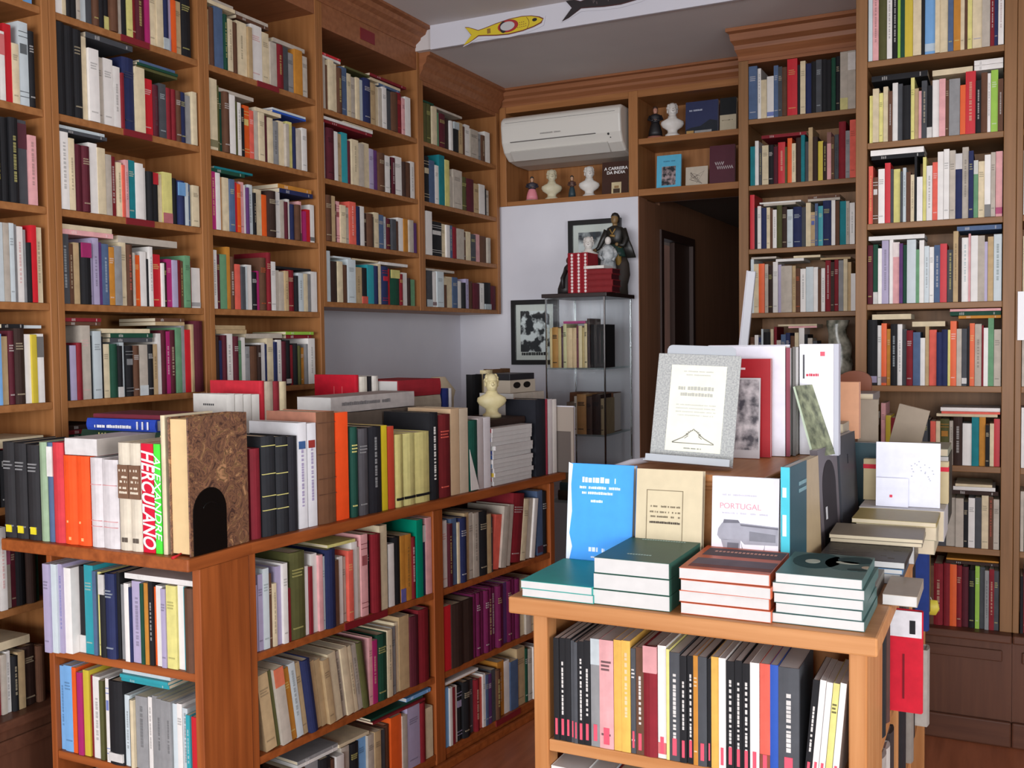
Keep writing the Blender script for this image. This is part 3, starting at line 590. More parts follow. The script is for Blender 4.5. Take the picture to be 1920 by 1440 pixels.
# a lean never leaves a corner below the shelf: lift by the dip of the low corner
order = sorted(BOOKS, key=lambda b: -b['vis'])
N_SINGLE = 150
single = set(id(b) for b in order[:N_SINGLE])
LABELS = set()
def cell_phrase(n): return ISP[n] if n in ISP else ORD[int(n[1:])] + ' shelf of the ' + PHR[n[0]]
def size_word(b):
    if b['lie']: return 'lying'
    return 'thin' if b['w'] < .017 else 'thick' if b['w'] > .036 else ''
def words_of(s): return len(re.findall(r"[A-Za-z0-9][A-Za-z0-9'-]*", s))
count_c = {}
for b in BOOKS:
    key = (b['cell'], b['c'], b['lie']); count_c[key] = count_c.get(key, 0)+1; b['nth'] = count_c[key]
def label_for(b):
    sz, cn, ph = size_word(b), CN[b['c']], cell_phrase(b['cell']); row = b['row']; i = b['i']; opts = []
    if b['lie']:
        opts.append(f"{cn} book lying on top of the row, {ph}")
        opts.append(f"{NTH[b['nth']-1]} {cn} book lying on the row, {ph}")
    else:
        if b['st'] in (1, 2) : opts.append(f"{sz} {cn} book with {CN[b['lc']]} spine label, {ph}")
        if 0 < i < len(row)-1: opts.append(f"{sz} {cn} book between {CN[row[i-1]['c']]} and {CN[row[i+1]['c']]}, {ph}")
        tot = count_c[(b['cell'], b['c'], False)]
        if tot == 1: opts.insert(0, f"{sz} {cn} book, the only {cn} one standing, {ph}")
        if b['nth'] == tot and tot > 1: opts.append(f"{sz} {cn} book, last {cn} one along, {ph}")
        opts.append(f"{sz} {cn} book, {NTH[min(b['nth'],12)-1]} {cn} one along, {ph}")
    for o in opts:
        o = ' '.join(o.split())
        if o not in LABELS and words_of(o) <= 16: LABELS.add(o); return o
    o = ' '.join(f"{cn} book, {NTH[min(b['nth'],12)-1]} {cn} of {ph}".split()); LABELS.add(o); return o
def blend(a, b, f): return tuple(x+(y-x)*f for x, y in zip(a, b))
def marks_color(b): return blend(b['col'], ccol(b['lc'], .03), .38 if b['st'] in (0, 3) and not b['red'] else .8)
def page_color(b): return PAGEW if b['c'] in 'wviS' or b['red'] else PAGE
mass = MB()
for b in BOOKS:
    col = ccol(b['c']); m = 1 if (not b['hard'] and b['c'] in 'wSBTHVrlyOvi') else 0
    b['col'], b['m'] = col, m
    if id(b) in single: continue
    t, bl = book_cover(mass, b['w'], b['h'], b['d'], col, m, b['hard'], b['M'])
    book_pages(mass, b['w'], b['h'], b['d'], t, b['hard'], page_color(b), 2, b['M'])
    if b['st'] < 9 and b['w'] > .009: book_marks(mass, b['w'], b['h'], bl, b['lc'], marks_color(b), m, b['M'], b['st'], int(b['h']*1e5) % 97)
tag(mass.build('shelved_books', [M_CLOTH, M_GLOSS, M_PAPER]), 'the many smaller books filling the farther shelves of the bookcases', 'books', kind='stuff')
def single_book(name, label, cat, group, M, w, h, d, col, m, hard, pages, marks=None, mcol=None, seed=0, label_col=None, spine=None):
    mb = MB(); t, bl = book_cover(mb, w, h, d, col, m, hard, spine=spine)
    o = mb.build(name, [M_CLOTH, M_GLOSS], M=M, bevel=0); tag(o, label, cat, group)
    pb = MB(); book_pages(pb, w, h, d, t, hard, pages, 0); pb.build('page_block', M_PAPER, o)
    if marks is not None and marks < 9:
        sm = MB(); book_marks(sm, w, h, bl, '', mcol, 0, None, marks, seed); sm.build('spine_label', [M_CLOTH], o)
    return o, bl
for b in sorted((x for x in BOOKS if id(x) in single), key=lambda x: (x['cell'], x['lie'], x['i'])):
    o, bl = single_book('book', label_for(b), 'book', 'books on the ' + cell_phrase(b['cell']), b['M'], b['w'], b['h'], b['d'], b['col'], b['m'], b['hard'], page_color(b), b['st'] if b['w'] > .008 else 9, marks_color(b), int(b['h']*1e5) % 97)
    if b['red'] and b['c'] in 'kGwpysNg' :
        sm = MB(); z = b['h']*rnd.uniform(.04, .06); sm.box((b['w']*.3, -bl-.0011, z), (b['w']*.7, .0004, z+.034), s2l((222, 84, 104))); sm.build('publisher_mark', [M_CLOTH], o)

# ------------------------------------------------------------------ rows standing on the island
def std(name, label, group, face, u, w, h, c, d=.17, sb=.012, hard=True, marks=9, lc='Y', z=ZT, m=None, spine=None, rgb=None, rz=0.):
    if face == 'end' and sb == .012: sb = -.022
    M = FR[face] @ Matrix.Translation((u, sb, z+.0006)) @ Matrix.Rotation(rz, 4, 'Z')
    col = s2l(rgb) if rgb else ccol(c, .02)
    return single_book(name, label, 'book', group, M, w, h, d, col, (1 if not hard else 0) if m is None else m, hard, PAGEW if c in 'wi' else PAGE, marks, ccol(lc, 0), int(u*1e4) % 91, spine=spine)
G1 = 'books standing on the island end'
for i, (u, w, h, mk, lb) in enumerate(((-2.497, .046, .266, 3, 'black volume with yellow foot label, outermost of the three on the island end'), (-2.449, .046, .264, 3, 'black volume with yellow foot label, middle of the three on the island end'), (-2.398, .046, .261, 3, 'black volume with yellow foot label, beside the pale green book, island end'))):
    o, bl = std('book', lb, G1, 'end', u, w, h, 'k', marks=3, lc='g', rgb=(44, 43, 45), sb=-.022)
    sm = MB(); sm.box((.010, -bl-.0012, .016), (.032, .0005, .036), s2l((226, 210, 40))); sm.build('foot_label', [M_CLOTH], o)
std('book', 'pale green book between black volume and blue book, island end', G1, 'end', -2.349, .029, .270, 'm', rgb=(150, 172, 140))
std('book', 'slate-blue slim book beside the red one standing on the island end', G1, 'end', -2.318, .020, .270, 'Z', marks=2, lc='w')
std('book', 'red book beside the two orange ones standing on the island end', G1, 'end', -2.297, .040, .271, 'r', rgb=(206, 58, 66))
for u, w, lb in ((-2.256, .048, 'orange volume touching the red book on the island end'), (-2.209, .050, 'orange volume touching the white volume on the island end')):
    o, bl = std('book', lb, G1, 'end', u, w, .238, 'O', rgb=(244, 84, 30), marks=9)
    sm = MB(); sm.box((.018, -bl-.0009, .012), (.026, .0004, .020), s2l((250, 180, 120))); sm.box((.012, -bl-.0009, .058), (.016, .0004, .064), s2l((250, 180, 120))); sm.build('spine_mark', [M_CLOTH], o)
for u, w, h, lb in ((-2.155, .043, .236, 'white volume beside the orange ones on the island end, thinner of two'), (-2.111, .056, .233, 'white volume beside the cream ones on the island end, thicker of two')):
    o, bl = std('book', lb, G1, 'end', u, w, h, 'w', rgb=(212, 206, 205), hard=True, marks=9)
    sm = MB()
    for z in (.055, .070, .165): sm.box((.004, -bl-.0008, z), (w-.004, .0004, z+.0015), s2l((214, 150, 150)))
    sm.build('spine_rules', [M_CLOTH], o)
for u, lb in ((-2.052, 'cream volume with brown spine panel, beside the white volume, island end'), (-2.013, 'cream volume with brown spine panel, beside the red lettered book, island end')):
    o, bl = std('book', lb, G1, 'end', u, .039, .279, 'c', rgb=(212, 201, 180), marks=9)
    sm = MB(); sm.box((.001, -bl-.001, .135), (.038, .0004, .222), s2l((120, 88, 66)))
    for z in (.205, .188, .176, .160, .148): scribble(sm, .006, .034, z, .006, -bl-.0012, s2l((226, 214, 192)), seed=int(z*1000))
    scribble(sm, .010, .030, .022, .012, -bl-.001, s2l((90, 80, 70)), seed=5); sm.build('spine_panel', [M_CLOTH], o)
WHITEINK = mat('white_ink', (244, 242, 240), .6)
o, bl = std('book', 'red book with slanted white HERCULANO lettering standing on the island end', G1, 'end', -1.972, .041, .279, 'r', rgb=(208, 22, 52), hard=False)
lettering('spine_lettering', 'HERCULANO', .060, o, Matrix.Translation((.0205, -bl-.0008, .138)) @ Matrix.Rotation(PI/2, 4, 'X') @ Matrix.Rotation(-PI/2, 4, 'Z') @ Matrix.Scale(.70, 4, (1, 0, 0)), WHITEINK, shear=.25, bold=.0009)
o, bl = std('book', 'bright green book with white lettering beside the red lettered one', G1, 'end', -1.929, .022, .279, 'l', rgb=(78, 220, 60), hard=False)
lettering('spine_lettering', 'ALEXANDRE', .032, o, Matrix.Translation((.0105, -bl-.0008, .145)) @ Matrix.Rotation(PI/2, 4, 'X') @ Matrix.Rotation(-PI/2, 4, 'Z') @ Matrix.Scale(1.18, 4, (1, 0, 0)), WHITEINK, shear=.25)
std('book', 'tall slim cream book between the green book and the marbled one', G1, 'end', -1.903, .014, .352, 'c', d=.17)
# big marbled book, fore-edge to the room
M_MARBLE = mat('marbled_paper', (96, 66, 48), .5)
nt = M_MARBLE.node_tree; N_ = nt.nodes
tc = N_.new('ShaderNodeTexCoord'); no = N_.new('ShaderNodeTexNoise'); no.inputs['Scale'].default_value = 17; no.inputs['Detail'].default_value = 2.5; no.inputs['Distortion'].default_value = 3.0
cr = N_.new('ShaderNodeValToRGB'); cr.color_ramp.elements[0].position = .34; cr.color_ramp.elements[0].color = lin((70, 46, 38)); cr.color_ramp.elements[1].position = .68; cr.color_ramp.elements[1].color = lin((178, 132, 94))
for p_, c_ in ((.45, (128, 90, 64)), (.50, (84, 56, 46)), (.56, (150, 106, 76)), (.61, (100, 76, 48))):
    e_ = cr.color_ramp.elements.new(p_); e_.color = lin(c_)
nt.links.new(tc.outputs['Object'], no.inputs['Vector']); nt.links.new(no.outputs['Fac'], cr.inputs[0]); nt.links.new(cr.outputs[0], N_['Principled BSDF'].inputs['Base Color'])
o = thing('book', 'large marbled book with cream fore-edge on the island corner', 'book', (-1.879, 1.852, ZT+.0006), group=G1)
mb = MB(); mb.box((0, 0, 0), (.004, .215, .348)); mb.box((.063, 0, 0), (.067, .215, .348)); mb.box((.004, .209, 0), (.063, .215, .348)); mb.build('cover', M_MARBLE, o, bevel=.0008)
mb = MB(); mb.box((.004, .006, .005), (.063, .209, .343), s2l((222, 192, 142))); mb.build('page_block', M_PAPER, o)
mb = MB(); mb.tube([(.03, .005, .006), (.033, -.012, .003), (.036, -.03, .002)], [.002, .003, .004], s2l((190, 30, 40))); mb.build('ribbon_marker', M_CLOTH, o)
# arched black bookend against its cover
o = thing('bookend', 'black arched steel bookend against the marbled book', 'bookend', (-1.8115, 1.862, ZT))
mb = MB(); arc = [(0, .0008), (.118, .0008)] + [(.059+.059*math.cos(a), .105+.062*math.sin(a)) for a in [PI*k/16 for k in range(17)]]
mb.loft([[(x, p[0], p[1]) for p in arc] for x in (0, .0022)], smooth=False); mb.build('upright', M_METALBLACK, o)
mb = MB(); ring = [[(.0022, .059+r*math.cos(2*PI*k/20), .105+r*.6*math.sin(2*PI*k/20)) for k in range(20)] for r in (.02,)]
mb.tube([(.0024, .059+.024*math.cos(PI*k/10), .115+.014*math.sin(PI*k/10)) for k in range(11)], .0012); mb.build('embossed_arc', M_METALBLACK, o)
# lying books on the end row and behind it
def lying(name, label, group, M, L, d, th, rgb, spine_front=True, pages=None, marks=9, lc='w', hard=True, cover_m=0):
    """A book lying flat: M puts x along its length, y into depth, z up"""
    o, bl = single_book(name, label, 'book', group, M @ Matrix.Translation((L, 0, 0)) @ LY_TO_UP, th, L, d, s2l(rgb), cover_m, hard, pages or PAGEW, marks, ccol(lc, 0), int(L*1000) % 50)
    return o
G2 = 'books lying behind the island rows'
lying('book', 'thick white book lying across the orange and white volumes', G1, FR['end'] @ Matrix.Translation((-2.252, -.020, ZT+.2405)), .120, .205, .044, (216, 212, 208), hard=False, pages=s2l((188, 180, 170)))
MBK = lambda s, o_, z, deg=0.: Matrix.Translation(SP(s, o_) + Vector((0, 0, z))) @ FR['side'].to_3x3().to_4x4() @ Matrix.Rotation(math.radians(deg), 4, 'Z')
o = lying('book', 'blue book with white spine lettering lying behind the end row', G2, Matrix.Translation((-2.385, 2.045, ZT+.287)) , .270, .16, .034, (38, 68, 170), marks=9)
sm = MB(); scribble(sm, .030, .18, .008, .009, 0, s2l((236, 236, 240)), dens=.9, seed=8)
for x in (.205, .225, .245): sm.box((x-.004, -.0008, .006), (x+.002, .0004, .028), s2l((214, 214, 226)))
sb_ = sm.build('spine_lettering', [M_CLOTH], o); sb_.matrix_local = (Matrix.Translation((.270, 0, 0)) @ LY_TO_UP).inverted() @ Matrix.Translation((0, -.0068, 0))
lying('book', 'dark green book lying under the blue one behind the end row', G2, Matrix.Translation((-2.425, 2.060, ZT+.252)), .36, .16, .034, (32, 56, 42), marks=3, lc='Y')
lying('book', 'maroon book lying over the blue one behind the end row', G2, Matrix.Translation((-2.365, 2.050, ZT+.322)), .27, .15, .012, (110, 36, 52))
lying('book', 'grey-edged thick book lying at the bottom behind the end row', G2, Matrix.Translation((-2.445, 2.050, ZT+.0008)), .36, .16, .125, (150, 140, 130))
lying('book', 'dark folio lying in the middle of the pile behind the end row', G2, Matrix.Translation((-2.445, 2.050, ZT+.1266)), .36, .16, .125, (48, 46, 60))
# spine row on the island side
G3 = 'books standing along the island side'
TS = [(.020, .036, .246, 'R', (128, 32, 44), 'dark red book beside the marbled one on the island corner', 9, 'Y', .15),
 (.060, .050, .276, 'k', (40, 42, 46), 'black volume with gilt bands, first of three beside the dark red book', 4, 'Y', .19), (.112, .044, .271, 'k', (40, 42, 46), 'black volume with gilt bands, middle of three on the island side', 4, 'Y', .19), (.157, .036, .268, 'k', (36, 36, 42), 'plain black volume beside the two white magazines on the island side', 9, 'Y', .19),
 (.196, .036, .303, 'w', (228, 228, 230), 'tall white volume with blue oval on spine, beside the black volumes', 0, 'v', .20), (.234, .036, .299, 'w', (226, 226, 228), 'tall white volume with red oval on spine, beside the brown leather book', 0, 'v', .20),
 (.273, .073, .328, 'N', (112, 76, 52), 'thick brown leather book with raised bands and marbled sides', 4, 'N', .21),
 (.349, .054, .322, 'O', (240, 84, 36), 'orange tall book beside the brown leather one on the island side', 9, 'w', .10),
 (.412, .031, .274, 'E', (28, 74, 62), 'dark green book beside the orange tall one on the island side', 3, 'Y', .15), (.446, .043, .266, 'G', (82, 80, 84), 'dark grey book beside the dark green one on the island side', 3, 'g', .15), (.492, .058, .268, 'k', (34, 34, 40), 'black book with speckled spine before the yellow slim one', 0, 'g', .15),
 (.553, .026, .268, 'y', (214, 190, 44), 'slim yellow book between black and brick-red ones on the island side', 9, 'k', .19), (.582, .030, .263, 's', (196, 72, 52), 'slim brick-red book beside the pale yellow set on the island side', 9, 'k', .15),
 (.617, .036, .234, 'Y', (206, 196, 124), 'pale yellow volume with black foot band, thinnest of the three', 9, 'k', .15), (.656, .056, .234, 'Y', (212, 204, 134), 'pale yellow volume with black foot band, middle of the three', 9, 'k', .15), (.715, .074, .233, 'Y', (210, 200, 130), 'pale yellow volume with black foot band, thickest of the three', 9, 'k', .15),
 (.792, .046, .292, 'k', (30, 31, 35), 'tall black book with white spine lettering behind the yellow volumes', 0, 'w', .20), (.842, .062, .282, 'R', (112, 30, 34), 'dark red book beside the tall black lettered one', 3, 's', .15),
 (.909, .048, .298, 'c', (208, 178, 142), 'tall tan book beside the dark red one on the island side', 9, 'k', .19), (.959, .049, .296, 'c', (206, 190, 166), 'tall cream book with angled white flap on the island side', 9, 'k', .19),
 (1.012, .050, .250, 'E', (22, 80, 66), 'dark green book beside the tall cream one with the flap', 9, 'w', .15), (1.066, .034, .254, 'w', (196, 186, 184), 'grey-white book beside the dark green one with the cream flap', 9, 'k', .15), (1.102, .042, .255, 'w', (224, 220, 222), 'white book beside the pile of magazines on the island', 9, 'k', .15),
 (1.447, .072, .300, 'k', (30, 32, 40), 'tall black book beside the pile of magazines on the island', 9, 'k', .14), (1.522, .014, .298, 'R', (150, 46, 62), 'slim wine-red book beside the tall black one', 9, 'k', .15), (1.538, .034, .296, 'w', (214, 206, 204), 'white slim folder at the island far end', 9, 'k', .15), (1.574, .030, .294, 'w', (222, 216, 208), 'cream slim folder at the island far end', 9, 'k', .15)]
for k, (s, w, h, c, rgb, lb, mk, lc, d) in enumerate(TS):
    o, bl = std('book', lb, G3, 'side', s, w-.002, h, c, d=d, sb=.014, hard=c in 'RkNEGY', marks=mk, lc=lc, rgb=(186, 128, 104) if c == 'N' else rgb, spine=s2l(rgb))
    if c == 'Y':
        sm = MB(); sm.box((.002, -bl-.001, .022), (w-.004, .0005, .030), s2l((24, 24, 26))); sm.build('foot_band', [M_CLOTH], o)
    if h in (.303, .299):
        sm = MB(); sm.prism([(w*.45+.013*math.cos(2*PI*q/14), -.0016+.0004*math.sin(2*PI*q/14)) for q in range(14)], .228, .250, s2l((60, 92, 140) if h == .303 else (150, 50, 44))); sm.build('spine_emblem', [M_CLOTH], o)
    if lb.startswith('tall cream book with'):
        sm = MB(); sm.loft([[(w+.001, y, .004), (w+.05, y, .004), (w-.004, y, .15)] for y in (-.0090, -.0080)], s2l((224, 218, 212)), smooth=False); sm.build('paper_flap', [M_PAPER], o)
# pile of magazines
zz = ZT+.0008; mags = [(226,222,218),(180,60,60),(208,176,60),(150,150,160),(120,160,200),(228,228,226),(60,110,190),(70,90,170),(220,220,216),(196,196,196),(36,80,180),(214,210,208),(196,60,76)]
GM = 'magazines piled on the island side'
NAMES_M = ['white-spined magazine at the bottom of the pile on the island', 'red-spined magazine second from the bottom of the island pile', 'ochre-spined magazine third from the bottom of the island pile', 'grey-spined magazine fourth from the bottom of the island pile', 'sky-spined magazine fifth from the bottom of the island pile', 'white-spined magazine sixth from the bottom of the island pile', 'blue-spined magazine seventh from the bottom of the island pile', 'dark-blue magazine in the middle of the island pile', 'white-spined magazine fifth from the top of the island pile', 'grey-spined magazine fourth from the top of the island pile', 'bright-blue spined magazine third from the top of the island pile', 'white-spined magazine second from the top of the island pile', 'pink-red spined magazine topmost of the island pile']
for k, c in enumerate(mags):
    th = .0158; p = SP(1.160+rnd.uniform(-.006, .006), -.215+rnd.uniform(-.006, .006)); L = .205
    M = Matrix.Translation((p.x, p.y, zz)) @ Matrix(((NS.x, DS.x, 0, 0), (NS.y, DS.y, 0, 0), (0, 0, 1, 0), (0, 0, 0, 1))) @ Matrix.Rotation(math.radians(rnd.uniform(-1.5, 1.5)), 4, 'Z')
    o = lying('magazine', NAMES_M[k], GM, M, L, .258, th, (212, 208, 206), hard=False)
    o['category'] = 'magazine'
    sm = MB(); sm.box((.004, -.0022, .001), (L-.006, .0004, th-.001), s2l(c)); q = sm.build('spine_title', [M_CLOTH], o)
    q.matrix_local = (Matrix.Translation((L, 0, 0)) @ LY_TO_UP).inverted()
    zz += th+.0004
ZM = zz
lying('book', 'dark brown book lying on the magazine pile beneath the bust', 'books lying on the magazine pile', MBK(1.19, -.055, ZM, 0), .24, .16, .026, (52, 36, 30))
ZBUST = ZM+.027
# ------------------------------------------------------------------ behind the island rows: tall groups, piles, bust
GB = 'books standing in the middle of the island'
def mid(label, s, w, h, d, o_, c, rgb, mk=9, lc='k', hard=True):
    M = Matrix.Translation(SP(s, o_) + Vector((0, 0, ZT+.0006))) @ FR['side'].to_3x3().to_4x4()
    return single_book('book', label, 'book', GB, M, w, h, d, s2l(rgb), 0 if hard else 1, hard, PAGEW, mk, ccol(lc, 0), int(s*1000) % 71)
for k, lb in enumerate(('white cover with small print facing the window, behind the marbled book', 'white-spined book, second of the white group behind the marbled book', 'white-spined book, third of the white group behind the marbled book', 'white-spined book, fourth of the white group behind the marbled book')):
    o, bl = mid(lb, .288+.034*k, .031, .372-.002*k, .16, -.42, 'w', (228, 224, 216), hard=False)
    if k == 0:
        sm = MB(); r = random.Random(3); y = .06
        while y < .11: sm.box((-.0006, y, .335), (.0004, y+.006, .341), s2l((80, 80, 80))); y += .009
        sm.build('cover_print', [M_CLOTH], o)
for s, w, h, rgb, lb in ((.43, .022, .408, (202, 44, 58), 'big red book with cover facing the window, behind the white group'), (.453, .036, .405, (186, 170, 150), 'grey-beige book beside the big red one in the island middle'), (.490, .026, .404, (140, 40, 50), 'dark red slim book beside the grey-beige one in the island middle'), (.518, .030, .402, (212, 196, 158), 'cream book at the end of the red group in the island middle')):
    mid(lb, s, w, h, .24, -.43, 'r', rgb)
o, bl = mid('red cloth book facing the window in the island middle', .87, .022, .412, .20, -.42, 'r', (196, 22, 44))
sm = MB()
for y0_ in (.06, .10): sm.box((-.0006, y0_, .29), (.0004, y0_+.002, .37), s2l((226, 120, 120)))
sm.box((-.0006, .07, .33), (.0004, .09, .338), s2l((226, 150, 120))); sm.build('cover_print', [M_CLOTH], o)
for s, w, rgb, lb in ((.895, .042, (226, 220, 204), 'cream book touching the red cloth one in the island middle'), (.945, .016, (30, 28, 32), 'black slim book between two cream ones in the island middle'), (.963, .034, (222, 216, 206), 'cream book next to the black slim one in the island middle')): mid(lb, s, w, .405, .19, -.42, 'w', rgb)
def pile(label, s, o_, z, L, d, th, rgb, deg=0., hard=True, mk=9):
    return lying('book', label, 'books lying in piles on the island', MBK(s, o_, z, deg), L, d, th, rgb, hard=hard, marks=mk)
pile('grey slab of books under the red-covered one in the island middle', 1.02, -.33, ZT+.0006, .24, .22, .17, (120, 110, 100))
pile('grey-bound pair lower book in the island middle pile', 1.02, -.33, ZT+.172, .24, .22, .085, (150, 140, 126))
pile('grey-bound thick book beneath the red-covered one', 1.015, -.33, ZT+.2585, .24, .22, .066, (160, 148, 130))
o = pile('red-covered thick book topmost of the island middle pile', 1.005, -.33, ZT+.326, .25, .21, .062, (150, 34, 44))
o = pile('long grey album lying tilted over books in the island middle', .55, -.226, ZT+.300, .44, .15, .052, (176, 168, 164), 2, hard=False)
sm = MB(); scribble(sm, .05, .30, .022, .012, -.0025, s2l((120, 116, 116)), dens=.85, seed=4); q = sm.build('spine_lettering', [M_CLOTH], o); q.matrix_local = (Matrix.Translation((.44, 0, 0)) @ LY_TO_UP).inverted()
pile('stack base of old volumes under the long grey album', .55, -.226, ZT+.0006, .44, .15, .297, (96, 84, 74))
mid('navy book behind the tall black lettered one on the island', 1.28, .040, .345, .08, -.34, 'n', (34, 46, 110))
mid('grey slim book next to the navy one on the island', 1.325, .016, .345, .10, -.34, 'w', (210, 206, 206))
mid('black book behind the bust on the island', 1.56, .07, .39, .03, -.40, 'k', (24, 24, 26))
mid('tall cream spine beside the brown book behind the bust', 1.66, .05, .405, .03, -.40, 'c', (220, 204, 160))
mid('tall brown book standing behind the bust', 1.715, .13, .408, .05, -.40, 'N', (96, 68, 44))
# crumpled cream papers
mb = MB(); r = random.Random(5)
mb.ellipses([(z, rx*.5*(1+r.uniform(-.1, .1)), ry, r.uniform(-.01, .01), 0) for z, rx, ry in ((0, .10, .07), (.30, .10, .07), (.33, .12, .07), (.36, .10, .06), (.385, .05, .03))], s2l((212, 198, 168)), seg=14)
tag(mb.build('paper_bundle', M_PAPER, loc=SP(1.42, -.47)+Vector((0, 0, ZT))), 'crumpled cream paper bundle beside the navy book on the island', 'paper')
# bust
def bust(name, label, loc, hgt, m, rz=0., group=None, white=False):
    t = thing(name, label, 'bust', loc, rz, group); k = hgt/.16
    mb = MB(); S = [(0, .034, .030, 0, 0), (.012, .034, .030, 0, 0), (.014, .028, .024, 0, 0), (.022, .022, .019, 0, 0), (.032, .024, .020, 0, 0), (.046, .046, .026, 0, 0), (.060, .054, .029, 0, .001), (.072, .052, .028, 0, .001), (.081, .036, .023, 0, 0), (.087, .023, .019, 0, -.001), (.098, .0195, .018, 0, -.003)]
    mb.ellipses([(z*k, a*k, b*k, x*k, y*k) for z, a, b, x, y in S], seg=24); mb.build('shoulders', m, t)
    mb = MB(); H = [(.094, .010, .011, 0, -.006), (.098, .015, .017, 0, -.007), (.106, .019, .022, 0, -.006), (.116, .0215, .025, 0, -.004), (.128, .0225, .0265, 0, -.002), (.140, .022, .026, 0, 0), (.150, .0185, .021, 0, .001), (.157, .011, .012, 0, .001), (.160, .002, .002, 0, .001)]
    mb.ellipses([(z*k, a*k, b*k, x*k, y*k) for z, a, b, x, y in H], seg=24)
    mb.tube([(0, -.026*k, .132*k), (0, -.033*k, .119*k), (0, -.030*k, .1165*k)], [.003*k, .0052*k, .003*k])
    mb.tube([(-.010*k, -.029*k, .107*k), (.010*k, -.029*k, .107*k)], .0024*k); mb.tube([(-.015*k, -.025*k, .133*k), (0, -.0285*k, .1325*k), (.015*k, -.025*k, .133*k)], .0027*k)
    for sx in (-1, 1): mb.ball((sx*.0225*k, .003*k, .121*k), (.004*k, .006*k, .010*k)); mb.ball((sx*.009*k, -.0245*k, .126*k), .0035*k)
    mb.build('head', m, t)
    mb = MB()
    for i in range(26):
        a = i*2.4; z = .132+.022*((i*37) % 26)/26; rr = .021*math.sqrt(max(0, 1-((z-.128)/.034)**2))
        y = .004+rr*1.15*math.sin(a)
        if y > -.010: mb.ball((rr*1.0*math.cos(a)*k, y*k, z*k), .0078*k, seg=8, rings=5)
    mb.build('hair', m, t)
    return t
M_IVORY = noisy('ivory_plaster', (214, 200, 148), (224, 212, 166), 30, .55)
M_PLASTER = noisy('white_plaster_cast', (214, 208, 200), (224, 220, 214), 30, .6)
M_BUFF = noisy('buff_plaster', (200, 190, 158), (212, 204, 176), 30, .6)
pb = SP(1.305, -.120)
t = bust('bust', 'ivory-coloured bust standing on the magazine pile', (pb.x, pb.y, ZBUST), .168, M_IVORY, math.radians(35))
# pile and patterned box beside the bust
pile('umber block of old volumes supporting the pale pile beside the bust', 1.46, -.185, ZT+.0006, .17, .20, .222, (60, 46, 40))
pile('grey thick book at the bottom of the pale pile beside the bust', 1.538, -.180, ZT+.2234, .22, .17, .050, (176, 166, 158), hard=False)
pile('grey-beige book topmost of the pale pile beside the bust', 1.543, -.180, ZT+.274, .23, .17, .042, (182, 172, 158), hard=False)
t = tag(empty('patterned_box', M=MBK(1.548, -.20, ZT+.3168)), 'beige box with two dark ovals on the pile beside the bust', 'box')
boxo('body', (0, 0, 0), (.19, .13, .052), mat('box_beige', (186, 174, 156), .6), t, .001); boxo('lid', (-.004, -.002, .052), (.18, .132, .078), mat('box_lid', (32, 32, 38), .5), t, .002)
mb = MB()
for cx in (.05, .125): mb.loft([[(cx+.026*math.cos(2*PI*k/20), y, .031+.013*math.sin(2*PI*k/20)) for k in range(20)] for y in (-.0012, .0003)], smooth=False)
mb.build('oval_print', M_BLACK, t)
# leaning portfolios at the far end
t = thing('portfolio', 'grey-beige portfolio standing outward at the island far end', 'portfolio', M=MBK(1.612, .058, ZT+.001))
boxo('cover', (0.0, 0, 0), (.006, .20, .262), mat('portfolio_grey', (150, 138, 126), .7), t); boxo('sheets', (.0062, .002, .002), (.016, .198, .266), M_PAPERW, t); boxo('dark_label', (-.0008, .012, .0), (.0002, .13, .165), mat('portfolio_label', (88, 78, 72), .6), t)

# ------------------------------------------------------------------ display table: piles along the front
GD = 'new books piled along the display table front'
def flat(label, x0, x1, y0, dep, z, th, top_rgb, hard=False, deg=0., page=PAGEW, art=None):
    """paperback lying with its page edge towards the window"""
    M = Matrix.Translation((x0, y0, z)) @ Matrix.Rotation(math.radians(deg), 4, 'Z')
    t = tag(empty('book', M=M), label, 'book', GD); w = x1-x0
    mb = MB(); mb.box((0, 0, 0), (w, dep, .0009), s2l(top_rgb)); mb.box((0, 0, th-.0009), (w, dep, th), s2l(top_rgb)); mb.box((w-.0009, 0, .0009), (w, dep, th-.0009), s2l(top_rgb)); mb.build('cover', M_GLOSS, t)
    mb = MB(); mb.box((.0006, .0006, .0009), (w-.0009, dep-.0006, th-.0009), page); mb.build('page_block', M_PAPER, t)
    if art:
        mb = MB(); art(mb, w, dep, th); mb.build('cover_art', [M_CLOTH], t)
    return t
z = ZT+.0008
flat('turquoise-covered book lying at the corner of the display table, lower of two', -.893, -.735, 1.842, .225, z, .017, (36, 150, 140))
flat('turquoise-covered book lying at the corner of the display table, upper of two', -.895, -.737, 1.840, .225, z+.0176, .016, (40, 158, 148))
def art_green(mb, w, d, t):
    scribble(mb, .04, w-.03, 0, .001, 0, (0, 0, 0), dens=0); r = random.Random(2)
    for y, a, b in ((d-.018, .03, w-.03), (.055, .05, .10)):
        x = a
        while x < b: mb.box((x, y, t), (x+.004, y+.005, t+.0005), s2l((170, 190, 180))); x += .0058
zz = z
for k, (n_, th) in enumerate((('bottom', .030), ('middle', .031), ('top', .031))):
    flat(f'dark green paperback, {n_} of the pile of three beside the turquoise books', -.738+.001*k, -.578-.001*k, 1.846+.002*k, .225, zz, th, (52, 92, 78), art=art_green if k == 2 else None); zz += th+.0006
def art_orange(mb, w, d, t):
    for a, b, c_ in ((.02, .045, (120, 70, 66)), (.045, .10, (110, 96, 104)), (.13, .20, (86, 70, 74))): mb.box((.012, a, t), (w-.002, b, t+.0005), s2l(c_))
    scribble(mb, 0, 0, 0, .001, 0); x = .03
    while x < w-.02: mb.box((x, .165, t), (x+.005, .175, t+.0009), s2l((206, 150, 130))); x += .008
zz = z
